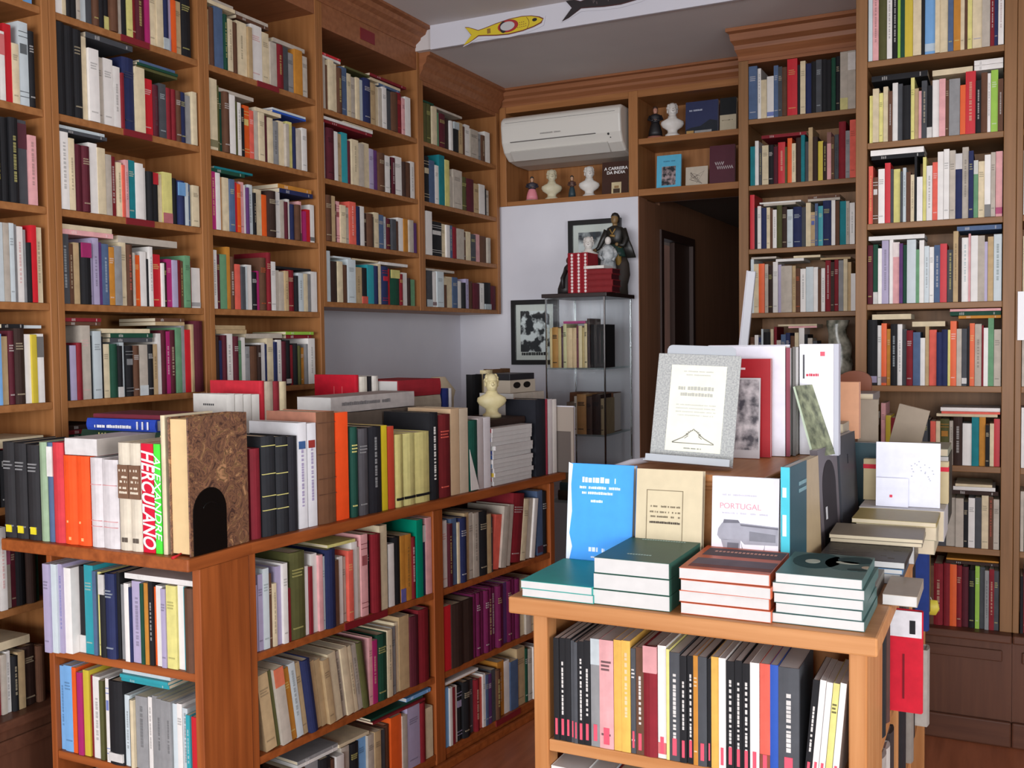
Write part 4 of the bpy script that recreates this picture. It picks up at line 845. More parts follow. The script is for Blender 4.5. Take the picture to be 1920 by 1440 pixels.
for k, n_ in enumerate(('bottom', 'second', 'third', 'top')):
    flat(f'orange and grey paperback, {n_} of the pile of four on the display table', -.557-.004*(k % 2), -.385-.004*(k % 2), 1.848+.003*(k % 2), .225, zz, .0215, (196, 92, 56), art=art_orange if k == 3 else None, deg=(0, .6, -.8, 1.2)[k]); zz += .0222
def art_face(mb, w, d, t):
    for cx, cy, rx, ry, c_, q in ((.055, .13, .045, .07, (28, 62, 62), 0), (.12, .13, .05, .07, (70, 92, 88), 0), (.125, .155, .035, .03, (18, 52, 52), 1), (.048, .12, .014, .018, (170, 176, 160), 1), (.112, .13, .022, .012, (176, 178, 160), 1), (.135, .075, .018, .010, (24, 48, 46), 1), (.152, .10, .012, .012, (180, 164, 140), 1)):
        mb.loft([[(min(w-.001, cx+rx*math.cos(2*PI*k/18)), cy+ry*math.sin(2*PI*k/18), zq) for k in range(18)] for zq in (t-.0002, t+.0004+.0004*q)], s2l(c_), smooth=False)
zz = z
for k, n_ in enumerate(('bottom', 'second', 'third', 'fourth', 'top')):
    flat(f'green portrait-covered paperback, {n_} of the pile of five at the table corner', -.385+.003*((k*2) % 3), -.222-.002*((k*2) % 3), 1.858+.002*(k % 2), .20, zz, .0182, (74, 104, 100), art=art_face if k == 4 else None, deg=(0, -.7, .8, -.4, .5)[k]); zz += .0188
# covers standing behind the piles
def facing(name, label, M, w, h, th, rgb, m=None, hard=False, group='books displayed face out on the table', page=PAGEW, cat='book', spine_right=False):
    t = tag(empty(name, M=M), label, cat, group)
    mb = MB(); mb.box((0, 0, 0), (w, .0012, h), s2l(rgb)); mb.box((0, th-.0012, 0), (w, th, h), s2l(rgb)); mb.box((0 if not spine_right else w-.0012, .0012, 0), (.0012 if not spine_right else w, th-.0012, h), s2l(rgb)); mb.build('cover', m or M_GLOSS, t)
    mb = MB(); mb.box((.0014, .0012, .0008), (w-.0014, th-.0012, h-.0008), page); mb.build('page_block', M_PAPER, t)
    return t
def lean(x, y, z, deg, rz=0.): return Matrix.Translation((x, y, z)) @ Matrix.Rotation(math.radians(rz), 4, 'Z') @ Matrix.Rotation(math.radians(-deg), 4, 'X')
def printed(t, rows, col, y=-.0002, mname='cover_print', seed=1, dens=.9):
    sm = MB()
    for k, (x0, x1, z_, h_) in enumerate(rows): scribble(sm, x0, x1, z_, h_, y, s2l(col), dens=dens, seed=seed+k)
    return sm.build(mname, [M_CLOTH], t)
t = facing('book', 'bright blue book in plastic wrap standing behind the turquoise pair', lean(-.888, 2.068, ZT+.002, 6), .152, .248, .022, (64, 158, 240))
printed(t, ((.030, .110, .206, .013), (.018, .122, .192, .006), (.030, .104, .180, .006), (.052, .080, .162, .006), (.050, .088, .052, .010), (.056, .078, .038, .004)), (226, 240, 250))
mb = MB(); mb.loft([[(x, y, z_) for x, z_ in ((-.004, 0), (.006, 0), (.004, .03), (.010, .06), (.002, .09), (.007, .14), (.003, .2), (.006, .246), (-.004, .25))] for y in (-.0012, -.0004)], s2l((226, 236, 244)), smooth=False); mb.build('torn_wrap', M_PAPER, t)
t = facing('book', 'cream-covered book with framed print beside the blue one', lean(-.726, 2.060, ZT+.002, 6), .148, .244, .020, (206, 190, 156), page=PAGE)
sm = MB()
for a, b in (((.024, .198), (.106, .1996)), ((.024, .0), (.0256, .199)), ((.1045, .0), (.106, .199))): sm.box((a[0], -.0006, a[1]), (b[0], .0003, b[1]), s2l((130, 116, 90)))
for k, z_ in enumerate((.162, .150, .140)): scribble(sm, .030, .100, z_, .004, -.0003, s2l((120, 108, 86)), seed=k)
scribble(sm, .032, .100, .127, .005, -.0003, s2l((70, 60, 50)), seed=9, dens=1); sm.build('cover_print', [M_CLOTH], t)
facing('book', 'pale cream book half hidden at the blue book outer edge', lean(-.900, 2.100, ZT+.002, 5, 0), .10, .20, .018, (220, 206, 172), page=PAGE)
t = facing('book', 'white book with a pistol drawing standing behind the orange pile', lean(-.556, 2.062, ZT+.002, 4.5), .140, .236, .020, (232, 230, 236))
sm = MB(); grey = s2l((162, 161, 170)); dk = s2l((112, 111, 120))
def plate(poly, c_, y): sm.loft([[(x, yy, z_) for x, z_ in poly] for yy in (-.0004-y, .0002)], c_, smooth=False)
plate([(.012, .112), (.014, .126), (.022, .138), (.030, .142), (.139, .136), (.139, .098), (.070, .096), (.062, .104), (.052, .104), (.030, .103), (.018, .104)], grey, 0)
plate([(.024, .138), (.026, .146), (.056, .146), (.060, .140)], dk, .0003); plate([(.060, .138), (.139, .134), (.139, .131), (.062, .134)], dk, .0004)
plate([(.020, .104), (.062, .104), (.060, .085), (.058, .055), (.030, .055), (.026, .085)], grey, 0); plate([(.034, .098), (.058, .098), (.055, .06), (.033, .06)], dk, .0003); plate([(.080, .124), (.134, .120), (.134, .104), (.080, .104)], s2l((128, 128, 136)), .0003)
pts = [(.064+.024*math.cos(a)+.024, .098+.026*math.sin(a)) for a in [-PI+PI*k/12 for k in range(13)]]
for p, q in zip(pts, pts[1:]): plate([p, q, (q[0], q[1]-.0045), (p[0], p[1]-.0045)], dk, .0002)
sm.build('pistol_drawing', [M_CLOTH], t)
printed(t, ((.022, .095, .196, .004), (.022, .118, .158, .004)), (196, 192, 202), seed=30)
lettering('cover_title', 'PORTUGAL', .017, t, Matrix.Translation((.060, -.0006, .174)) @ Matrix.Rotation(PI/2, 4, 'X'), mat('pale_red_ink', (222, 150, 158), .7))
t = facing('book', 'dark teal book with turquoise spine standing edge-on beside the pistol book', lean(-.393, 2.066, ZT+.002, 0, 86), .14, .262, .017, (38, 74, 84))
mb = MB(); mb.box((-.0012, -.0006, 0), (.0002, .0176, .262), s2l((72, 190, 206))); mb.build('spine', M_GLOSS, t)
sm = MB()
for z_, hh in ((.20, .02), (.15, .014), (.12, .03)): sm.box((-.0022, .006, z_), (-.0008, .014, z_+hh), s2l((224, 240, 240)))
for z_ in (.215, .20): sm.box((.075, -.001, z_), (.135, .0003, z_+.008), s2l((120, 150, 156)))
sm.box((.03, -.001, .06), (.045, .0003, .068), s2l((170, 50, 50))); sm.build('cover_print', [M_CLOTH], t)
t = facing('book', 'beige book leaning behind the teal one at the riser corner', lean(-.397, 2.212, ZT+.002, 2, 86), .195, .250, .018, (172, 150, 116), page=PAGE)
t = facing('book', 'dark book with black arch and grey border leaning on the riser side', lean(-.386, 2.440, ZT+.002, 3, 86), .200, .258, .018, (96, 88, 92))
mb = MB(); arc = [(.03, .0), (.17, .0)]+[(.10+.07*math.cos(a), .16+.065*math.sin(a)) for a in [PI*k/14 for k in range(15)]]
mb.loft([[(x, y, z_) for x, z_ in arc] for y in (-.0008, .0002)], s2l((40, 34, 38)), smooth=False); mb.box((.05, -.0014, .085), (.066, -.0006, .115), s2l((206, 204, 204))); mb.build('arch_print', [M_CLOTH], t)
t = facing('book', 'dark grey book with dull cover leaning on the riser side', lean(-.372, 2.68, ZT+.002, 3, 86), .200, .268, .018, (70, 72, 78))
mb = MB(); mb.box((.09, -.0008, .19), (.10, .0002, .215), s2l((40, 42, 48))); mb.build('cover_mark', [M_CLOTH], t)
# flat piles further along the table edge
GE = 'books lying along the display table side'
def flat2(*a, **k):
    t = flat(*a, **k); t['group'] = GE; return t
def art_speck(mb, w, d, t):
    r = random.Random(4)
    for _ in range(26): x = r.uniform(.01, w-.02); y = r.uniform(.02, d-.02); mb.box((x, y, t), (x+r.uniform(.004, .02), y+r.uniform(.002, .006), t+.0004), s2l((92, 88, 78)))
flat2('grey paperback lying just behind the portrait pile', -.362, -.228, 2.075, .165, ZT+.0008, .032, (120, 116, 108), deg=0)
flat2('black glossy book, lower of two behind the grey paperback', -.360, -.196, 2.247, .205, ZT+.0008, .022, (70, 80, 92), deg=0)
flat2('blue-edged glossy book between the black ones on the table side', -.364, -.192, 2.240, .205, ZT+.0236, .010, (96, 140, 180), deg=1)
flat2('black glossy book with speckled cover, upper of two on the table side', -.366, -.188, 2.248, .208, ZT+.0342, .014, (34, 32, 31), deg=0, art=art_speck)
flat2('dark book under the grey-beige pair on the table side', -.355, -.185, 2.462, .11, ZT+.0008, .0475, (92, 84, 76), deg=0)
flat2('grey-beige paperback, lower of the pair on the table side', -.366, -.166, 2.418, .155, ZT+.0489, .009, (132, 122, 104), deg=1, page=PAGE)
flat2('grey-beige paperback, upper of the pair on the table side', -.368, -.164, 2.414, .155, ZT+.0583, .009, (132, 122, 104), deg=2, page=PAGE)
flat2('cream paperback at the bottom of the pile under the straw-coloured cover', -.335, -.150, 2.590, .16, ZT+.0008, .034, (196, 188, 160), deg=0, page=PAGE)
flat2('cream paperback in the middle of the pile under the straw-coloured cover', -.330, -.146, 2.588, .16, ZT+.0352, .032, (196, 188, 160), deg=1, page=PAGE)
flat2('straw-coloured paperback topmost before the white drawing card', -.340, -.146, 2.585, .165, ZT+.0676, .011, (158, 142, 84), deg=0, page=PAGE)
flat2('small grey-beige book overhanging the table edge beside the portrait pile', -.214, -.150, 2.068, .165, ZT+.0008, .021, (160, 146, 128), deg=0)
t = facing('drawing_board', 'white card with a faint dotted drawing standing on the table', lean(-.308, 2.805, ZT+.0800, 4), .158, .168, .004, (226, 226, 238), cat='card', group=None)
sm = MB(); r = random.Random(9)
for k in range(18): a = r.uniform(-.2, 3.3); q = r.uniform(.4, 1); sm.box((.105+.040*q*math.cos(a), -.0005, .075+.045*q*math.sin(a)), (.108+.040*q*math.cos(a), .0002, .0775+.045*q*math.sin(a)), s2l((176, 178, 190)))
sm.build('dotted_drawing', [M_PAPER], t)
t = facing('card', 'small white card with red mark standing before the drawing card', lean(-.306, 2.790, ZT+.0800, 4), .080, .075, .002, (230, 230, 242), cat='card', group=None)
sm = MB(); sm.box((.034, -.0006, .024), (.041, .0003, .031), s2l((226, 80, 100))); sm.build('red_mark', [M_PAPER], t)
flat2('grey-white book supporting the drawing card on the table side', -.345, -.138, 2.765, .19, ZT+.0008, .078, (206, 204, 204), page=PAGE)
t = facing('book', 'straw-coloured book with red headband standing behind the drawing card', lean(-.349, 2.885, ZT+.0800, 2), .215, .112, .03, (190, 172, 130), page=PAGE)
mb = MB(); mb.box((-.0006, -.0008, .086), (.2156, .031, .098), s2l((206, 44, 62))); mb.build('red_band', [M_CLOTH], t)
mid2 = facing('book', 'dark teal book standing behind the red-banded one', lean(-.395, 2.99, ZT+.001, 1), .085, .225, .03, (44, 72, 80))
facing('book', 'brown-grey book leaning behind the drawing card', Matrix.Translation((-.36, 3.12, ZT+.001)) @ Matrix.Rotation(math.radians(14), 4, 'Y'), .085, .34, .02, (140, 124, 104), page=PAGE)
facing('book', 'grey-beige slim book upright beside the leaning brown-grey one', lean(-.385, 3.05, ZT+.001, 0), .055, .345, .02, (150, 136, 118), page=PAGE)
flat2('dark green book lying open behind the drawing card', -.235, -.14, 3.03, .20, ZT+.0008, .190, (52, 60, 58))
flat2('pale green-edged book topmost of the pile behind the drawing card', -.266, -.142, 3.03, .20, ZT+.1914, .020, (150, 160, 140), page=PAGE)
# ------------------------------------------------------------------ on the riser
ZR = 1.1566
t = thing('framed_certificate', 'printed title page in grey patterned frame on acrylic stand, on the riser', 'frame', M=lean(-.738, 2.205, ZR+.015, 12, 3) @ Matrix.Rotation(math.radians(2.5), 4, 'Y'))
M_PATT = noisy('grey_patterned_card', (146, 148, 146), (174, 175, 170), 260, .6, 1.)
boxo('border', (0, 0, 0), (.192, .006, .252), M_PATT, t, .001)
sm = MB(); sm.box((.034, -.0008, .026), (.162, .0004, .226), s2l((228, 226, 208))); sm.build('title_page', M_PAPER, t)
sm = MB()
for k, (a, b, z_, h_, c_) in enumerate(((.064, .132, .210, .003, 196), (.070, .126, .202, .003, 198), (.094, .100, .184, .007, 168), (.054, .142, .168, .009, 178), (.060, .136, .154, .008, 178), (.052, .144, .132, .003, 202), (.052, .144, .124, .003, 202), (.052, .144, .116, .003, 202), (.056, .140, .108, .003, 202), (.078, .118, .032, .003, 150))): scribble(sm, a, b, z_, h_, -.0010, s2l((c_, c_, c_-10)), seed=k, dens=.85)
for k in range(12):
    a = PI*k/11; sm.tube([(.098+.012*math.cos(a), -.001, .062+.012*math.sin(a)), (.098+.020*math.cos(a), -.001, .056+.02*math.sin(a))], .0008, s2l((130, 128, 118)), seg=5)
sm.tube([(.050, -.001, .046), (.074, -.001, .058), (.098, -.001, .078), (.122, -.001, .058), (.146, -.001, .046)], .0011, s2l((140, 138, 126)), seg=5); sm.tube([(.050, -.001, .045), (.146, -.001, .045)], .0009, s2l((140, 138, 126)), seg=5)
sm.build('printed_text', [M_PAPER], t)
M_ACRYL = mat('grey_acrylic', (172, 176, 180), .2)
mb = MB(); mb.loft([[(x, y, z_) for x, z_ in [(.018, .02), (.178, .02), (.178, .262)]+[(.166+.012*math.cos(a), .262+.012*math.sin(a)) for a in (.4, .8, 1.2, 1.57)]+[(.030+.012*math.cos(a), .262+.012*math.sin(a)) for a in (1.57, 2., 2.4, 3.)]] for y in (.0068, .010)], smooth=False); mb.box((-.005, -.035, -.004), (.192, .006, -.0005)); mb.box((.0, -.036, -.004), (.192, -.033, .012)); mb.build('acrylic_stand', M_ACRYL, t)
mb = MB(); mb.tube([(-.825, 2.20, ZT+.226), (-.79, 2.23, ZR+.004), (-.74, 2.27, ZR+.012)], [.008, .008, .006])
tag(mb.build('paper_roll', M_PAPERW), 'small white paper roll at the riser corner beside the certificate', 'paper')
GR = 'large books standing on the riser'
facing('book', 'large white-covered book, rearmost behind the certificate', lean(-.690, 2.545, ZR+.001, 0), .205, .275, .012, (232, 230, 236), group=GR)
facing('book', 'large white book with cream edge behind the red-covered one', lean(-.676, 2.500, ZR+.001, 0), .190, .272, .030, (226, 224, 232), group=GR, page=PAGE)
t = facing('book', 'red-covered book with photograph panel behind the certificate', lean(-.606, 2.462, ZR+.001, 1), .092, .242, .016, (164, 28, 36), group=GR)
mb = MB(); mb.box((.012, -.0006, .215), (.030, .0003, .220), s2l((230, 200, 200))); mb.build('cover_print', [M_CLOTH], t)
M_GREYPH = noisy('grey_photograph', (70, 66, 72), (206, 196, 196), 34, .35, 5, (1, 1, 1), 0, (.38, .66))
t = facing('book', 'glossy grey photograph booklet leaning on the red-covered book', lean(-.600, 2.43, ZR+.001, 4), .066, .196, .004, (190, 184, 184), group=GR)
boxo('cover_photograph', (.003, -.0008, .02), (.063, .0002, .192), M_GREYPH, t)
facing('book', 'wine-red slim spine beside the large white books on the riser', lean(-.484, 2.50, ZR+.001, 0), .010, .268, .16, (134, 50, 68), group=GR)
facing('book', 'dark grey slim volume between the white books on the riser', lean(-.472, 2.52, ZR+.001, 0), .008, .27, .16, (96, 92, 88), group=GR)
t = facing('book', 'white book with red square and red lettering on the riser', lean(-.462, 2.56, ZR+.001, 0), .082, .276, .030, (230, 228, 234), group=GR)
sm = MB(); sm.box((.050, -.0007, .246), (.061, .0003, .257), s2l((222, 96, 112))); sm.box((.008, -.0007, .19), (.012, .0003, .25), s2l((70, 70, 74))); sm.box((.010, -.0007, .10), (.016, .0003, .125), s2l((40, 42, 44))); scribble(sm, .016, .046, .196, .007, -.0002, s2l((206, 60, 80)), dens=.95, seed=2); sm.build('cover_print', [M_CLOTH], t)
boxo('jacket_flap', (.0825, -.001, 0), (.094, .030, .276), mat('jacket_grey', (180, 180, 190), .5), t)
t = tag(empty('booklet', M=Matrix.Translation((-.416, 2.47, ZR+.003)) @ Matrix.Rotation(math.radians(-20), 4, 'Z') @ Matrix.Rotation(math.radians(-17), 4, 'Y')), 'green photograph-covered booklet leaning on the white books at the riser rim', 'booklet')
mb = MB(); mb.box((0, 0, 0), (.006, .115, .178), s2l((206, 222, 196))); mb.build('pages', M_PAPER, t)
boxo('cover', (.0062, -.001, 0), (.0075, .116, .179), noisy('green_engraving', (74, 80, 60), (150, 156, 122), 40, .5, 5), t)
# far end of the riser
t = facing('folder', 'peach folder standing at the riser far end', lean(-.435, 3.00, ZR+.001, 0, 0), .060, .163, .03, (226, 168, 130), cat='folder', group=None, page=s2l((190, 150, 140)))
t = tag(empty('bookend', (-.481, 3.34, ZR+.0008)), 'brown rounded wooden bookend behind the peach folder', 'bookend')
mb = MB(); mb.loft([[(x, y, z_) for x, z_ in [(0, 0), (.10, 0), (.10, .155)]+[(.050+.050*math.cos(a)*1., .155+.030*math.sin(a)) for a in [PI*k/10 for k in range(1, 10)]]+[(0, .155)]] for y in (0, .02)], smooth=False); mb.build('upright', mat('bookend_brown', (128, 66, 34), .4), t); boxo('foot', (0, -.06, 0), (.10, -.0005, .004), mat('bookend_foot', (110, 60, 34), .4), t)
for k in range(6):
    flat2(f'grey book, {NTH[k]} from the bottom of the pile at the riser far end', -.408+.003*(k % 2), -.352+.002*(k % 3), 3.10, .17, ZR+.0006+.0210*k, .0204, (150-6*(k % 3), 140-6*(k % 2), 132), page=PAGE)
flat2('small blue-labelled box file lying on the riser rim', -.435, -.392, 2.83, .11, ZR+.0006, .030, (150, 170, 196)); flat2('small grey book lying over the box file on the riser', -.437, -.394, 2.825, .11, ZR+.0312, .026, (176, 166, 148), page=PAGE)
mb = MB(); r = random.Random(8)
mb.ellipses([(z_*1.2, .022*(1+r.uniform(-.25, .25)), .026, r.uniform(-.006, .006), 0) for z_ in (0, .02, .04, .06, .08, .10, .12, .14, .16, .175)], seg=9)
tag(mb.build('paper_bundle', noisy('brown_wrap', (128, 108, 86), (176, 158, 132), 30, .7), loc=(-.428, 2.76, ZR)), 'crumpled brown wrapping standing between white book and peach folder', 'paper')
# wrapped bundle on the doorway bookcase and pale board leaning at its edge
t = thing('poster_roll', 'grey plastic-wrapped bundle of posters on the doorway bookcase', 'posters', (-.665, 4.66, 1.2858))
mb = MB(); mb.ellipses([(z_, .045*(1+.12*math.sin(z_*60)), .05, .012*math.sin(z_*23), 0) for z_ in [.02*k for k in range(13)]], seg=14); mb.build('wrap', noisy('crumpled_plastic', (72, 76, 64), (176, 174, 158), 22, .25, 5), t)
t = tag(empty('leaning_board', M=Matrix.Translation((-1.045, 4.20, .0)) @ Matrix.Rotation(math.radians(6.2), 4, 'Y')), 'narrow pale board leaning against the doorway bookcase', 'board')
boxo('panel', (-.115, 0, .008), (-.08, .018, 1.73), mat('pale_board', (206, 208, 214), .35), t, .003); boxo('edge_strip', (-.117, -.002, .01), (-.111, .02, 1.731), M_PAPERW, t)
# ------------------------------------------------------------------ side shelves of the display table
GS = 'books on the display table side shelves'
MX = frame((-.2185, 0), (0, 1))
def sidebook(label, y, w, h, z, rgb, out=0., d=.15, mk=9, lc='w'): return single_book('book', label, 'book', GS, MX @ Matrix.Translation((y, .004-out, z+.0006)), w, h, d, s2l(rgb), 0, True, PAGEW, mk, ccol(lc, 0), int(y*100))
for y, w, h, z_, rgb, out, lb in ((2.155, .045, .235, .62, (34, 36, 38), 0., 'black tall book first on the table side shelf'), (2.245, .03, .21, .62, (86, 60, 54), 0., 'brown book behind the black one on the table side shelf'), (2.50, .05, .215, .62, (60, 46, 44), 0., 'dark book next to the side divider of the table'), (2.62, .05, .225, .62, (70, 56, 48), 0., 'brown book behind the side divider of the table'), (2.70, .05, .205, .62, (90, 84, 78), 0., 'grey book in the middle of the table side shelf'), (2.90, .06, .225, .62, (40, 36, 36), 0., 'black book after the divider on the table side shelf'),
 (3.00, .04, .225, .62, (36, 60, 130), .03, 'blue book standing forward on the table side shelf'), (3.10, .06, .20, .62, (110, 90, 70), 0., 'tan-brown book beyond the blue one on the table side shelf'), (3.20, .06, .21, .62, (120, 96, 50), .02, 'ochre-brown book at the table side far end'),
 (2.16, .06, .235, .34, (168, 158, 150), 0., 'grey book first on the low side shelf of the table'), (2.24, .05, .225, .34, (196, 188, 180), 0., 'pale book second on the low side shelf of the table'), (2.32, .06, .23, .34, (60, 50, 48), 0., 'dark book third on the low side shelf of the table'), (2.62, .07, .22, .34, (44, 40, 42), 0., 'black book on the low side shelf behind the red one'), (2.74, .05, .22, .34, (150, 140, 130), .01, 'grey book in the middle of the low side shelf'), (2.90, .07, .225, .34, (50, 42, 40), 0., 'dark book after the divider on the low side shelf'), (3.02, .06, .22, .34, (190, 182, 172), .03, 'white book standing forward on the low side shelf'), (3.15, .07, .22, .34, (120, 104, 88), 0., 'tan book at the far end of the low side shelf')):
    sidebook(lb, y, w, h, z_, rgb, out)
o, bl = sidebook('red book with white top standing forward from the table side shelf', 2.33, .022, .225, .62, (206, 26, 48), .062)
sm = MB(); sm.box((-.0007, -.0008, .168), (.0004, .10, .226), s2l((226, 224, 226))); sm.box((-.0012, .012, .176), (.0002, .024, .206), s2l((30, 30, 34))); scribble(sm, 0, 0, 0, .001, 0); sm.box((-.0009, .034, .03), (.0003, .038, .13), s2l((120, 16, 30))); sm.build('cover_band', [M_CLOTH], o)
t = thing('price_tag', 'yellow hanging tag at the far side of the display table', 'tag', (-.196, 3.27, .60)); mb = MB(); mb.ellipses([(0, .012, .004, 0, 0), (.02, .022, .005, 0, 0), (.045, .016, .004, 0, 0)], seg=12); mb.build('tag', mat('tag_yellow', (214, 196, 66), .5), t); mb = MB(); mb.tube([(0, 0, .044), (-.012, .002, .07), (-.024, .004, .095)], .001); mb.build('string', M_PAPERW, t)

# ------------------------------------------------------------------ wall cabinet contents
t = thing('air_conditioner', 'cream wall-mounted air conditioner in the cabinet bay', 'air conditioner', (-2.51, 4.96, 2.440))
prof = [(.36, .0), (.20, .0), (.10, .012), (.045, .05), (.018, .10), (.008, .19), (.012, .222), (.04, .245), (.36, .245)]
mb = MB(); mb.loft([[(x, y, z_) for y, z_ in prof] for x in (0, .70)], smooth=False); mb.build('body', M_CREAMPL, t, bevel=.012)
mb = MB(); mb.loft([[(x, y, z_) for y, z_ in [(.085, .012), (.035, .056), (.028, .052), (.078, .006)]] for x in (.05, .62)], smooth=False); mb.build('louver', mat('aircon_flap', (204, 200, 192), .4), t, bevel=.002)
mb = MB(); mb.box((.06, .006, .0985), (.56, .024, .1015)); mb.box((.03, .008, .205), (.67, .016, .2065)); mb.build('panel_seam', mat('seam_grey', (112, 108, 104), .6), t)
mb = MB(); scribble(mb, .24, .36, .128, .008, .0105, (0, 0, 0), dens=.9, seed=6); mb.build('nameplate', mat('seam_light', (170, 166, 160), .5), t)
mb = MB(); mb.ball((.63, .020, .092), .006); mb.ball((.64, .026, .074), .003); mb.build('indicator', M_BLACK, t)
def figurine(label, loc, hgt, cols, rz=0., group='figurines in the wall cabinet', base=(120, 104, 90), wide=1.):
    """Small painted figure: base, robe, torso with arms, head, hair"""
    t = thing('figurine', label, 'figurine', loc, rz, group); k = hgt/.14; q = wide
    C1, C2, SK, HR = (mat('paint_%d_%d_%d' % c, c, .5) for c in cols)
    mb = MB(); mb.ellipses([(z_*k, a*k, b*k, 0, 0) for z_, a, b in ((0, .030*q, .026), (.010, .030*q, .026), (.012, .027*q, .023))]); mb.build('base', mat('paint_%d_%d_%d' % base, base, .6), t)
    mb = MB(); mb.ellipses([(z_*k, a*k, b*k, 0, 0) for z_, a, b in ((.012, .026*q, .021), (.03, .025*q, .021), (.05, .021*q, .018), (.066, .016*q, .014), (.072, .014*q, .012))]); mb.build('robe', C1, t)
    mb = MB(); mb.ellipses([(z_*k, a*k, b*k, 0, 0) for z_, a, b in ((.068, .015*q, .012), (.08, .017*q, .013), (.095, .020*q, .013), (.103, .018*q, .012), (.108, .009, .009))])
    for sx in (-1, 1): mb.tube([(sx*.019*q*k, 0, .099*k), (sx*.025*q*k, -.004*k, .084*k), (sx*.014*q*k, -.017*k, .077*k), (sx*.004*k, -.020*k, .080*k)], [.0062*k, .0056*k, .0045*k, .004*k])
    mb.build('jacket', C2, t)
    mb = MB(); mb.ellipses([(z_*k, a*k, b*k, 0, y_*k) for z_, a, b, y_ in ((.106, .005, .005, 0), (.111, .007, .008, -.001), (.118, .0095, .0105, -.001), (.128, .0095, .0105, 0), (.136, .006, .007, 0), (.139, .001, .001, 0))], seg=14); mb.ball((0, -.0115*k, .121*k), (.002*k, .0028*k, .003*k), seg=8, rings=5)
    for sx in (-1, 1): mb.ball((sx*.005*k, -.020*k, .080*k), (.0035*k, .003*k, .003*k), seg=8, rings=5)
    mb.build('face_and_hands', SK, t)
    mb = MB(); mb.ellipses([(z_*k, a*k, b*k, 0, y_*k) for z_, a, b, y_ in ((.112, .009, .006, .006), (.122, .0112, .009, .004), (.131, .0112, .0115, .002), (.138, .008, .009, .001), (.1415, .002, .002, .001))], seg=14); mb.build('hair', HR, t)
    return t
zc = 2.2304
figurine('small figurine in pink skirt, first from the corner under the air conditioner', (-2.395, 5.13, zc), .142, ((216, 130, 140), (50, 46, 56), (196, 150, 120), (40, 44, 44)), .5, wide=1.25, base=(150, 130, 110))
bust('bust', 'buff bust between two small figurines under the air conditioner', (-2.274, 5.13, zc), .172, M_BUFF, .5, 'busts in the wall cabinet')
figurine('small figurine with white shirt front, between the buff and white busts', (-2.152, 5.13, zc), .128, ((42, 62, 70), (84, 56, 48), (190, 150, 120), (50, 40, 34)), .4, wide=.85, base=(60, 70, 76))
bust('bust', 'white bust beside the dark brown book under the air conditioner', (-2.050, 5.13, zc), .170, M_PLASTER, .5, 'busts in the wall cabinet')
t = facing('book', 'dark brown book lettered A CARREIRA DA INDIA in the wall cabinet', lean(-1.985, 5.15, zc, 4), .150, .188, .02, (66, 42, 34), group='books displayed in the wall cabinet', page=PAGE)
for k, (s_, z_) in enumerate((('A CARREIRA', .150), ('DA INDIA', .128))): lettering('cover_title', s_, .023, t, Matrix.Translation((.080, -.0006, z_)) @ Matrix.Rotation(PI/2, 4, 'X') @ Matrix.Scale(1.05, 4, (1, 0, 0)), WHITEINK, bold=.0004)
mb = MB(); mb.box((.056, -.0008, .008), (.112, .0002, .075), s2l((206, 190, 150))); mb.box((.066, -.0012, .016), (.104, -.0004, .040), s2l((70, 54, 40))); mb.box((.072, -.0012, .042), (.098, -.0004, .056), s2l((150, 120, 80))); mb.build('cover_print', [M_CLOTH], t)
zu = 2.5054
figurine('dark robed figurine with clasped hands on the upper cabinet shelf', (-1.668, 5.12, zu), .172, ((26, 24, 26), (30, 28, 32), (186, 132, 112), (70, 50, 42)), .3, wide=1.15, base=(150, 92, 74))
bust('bust', 'white bust beside the robed figurine on the upper cabinet shelf', (-1.572, 5.11, zu), .178, M_PLASTER, .4, 'busts in the wall cabinet')
t = facing('book', 'night-blue photograph book on the upper cabinet shelf', lean(-1.518, 5.16, zu, 4), .172, .186, .02, (52, 58, 92), group='books displayed in the wall cabinet')
mb = MB(); mb.loft([[(x, y, z_) for x, z_ in ((0, 0), (.171, 0), (.171, .075), (.13, .085), (.08, .055), (.03, .050), (0, .040))] for y in (-.0006, .0002)], s2l((40, 44, 52)), smooth=False); mb.box((.05, -.0012, .006), (.14, -.0002, .032), s2l((160, 158, 156))); mb.box((.006, -.0012, .008), (.045, -.0002, .034), s2l((190, 150, 90))); scribble(mb, .02, .09, .135, .009, -.0003, s2l((190, 196, 214)), seed=3, dens=.9); mb.build('cover_print', [M_CLOTH], t)
t = facing('book', 'black-topped cream book beside the night-blue one in the wall cabinet', lean(-1.338, 5.17, zu, 3), .085, .188, .02, (190, 178, 152), group='books displayed in the wall cabinet', page=PAGE)
mb = MB(); mb.box((0, -.0008, .10), (.0855, .0002, .188), s2l((28, 30, 32))); scribble(mb, .012, .07, .07, .005, -.0003, s2l((120, 110, 90)), seed=3); mb.build('cover_print', [M_CLOTH], t)
zl = 2.2404
t = facing('book', 'sky-blue book with dark picture on the lower cabinet shelf', lean(-1.668, 5.13, zl, 5), .132, .182, .012, (92, 178, 210), group='books displayed in the wall cabinet')
boxo('cover_picture', (.028, -.0008, .022), (.104, .0002, .122), noisy('dark_illustration', (26, 28, 34), (170, 150, 150), 42, .5, 5, (1, 1, 1), 0, (.42, .62)), t); printed(t, ((.036, .100, .146, .007),), (70, 130, 160))
t = facing('book', 'small cream sketch-covered booklet on the lower cabinet shelf', lean(-1.518, 5.16, zl, 4), .118, .112, .006, (196, 184, 166), group='books displayed in the wall cabinet', page=PAGE)
sm = MB(); r = random.Random(12); p = [(r.uniform(.02, .1), r.uniform(.02, .09)) for _ in range(22)]
sm.tube([(x, -.0006, z_) for x, z_ in p], .0009, s2l((110, 96, 92)), seg=5); sm.build('sketch', [M_CLOTH], t)
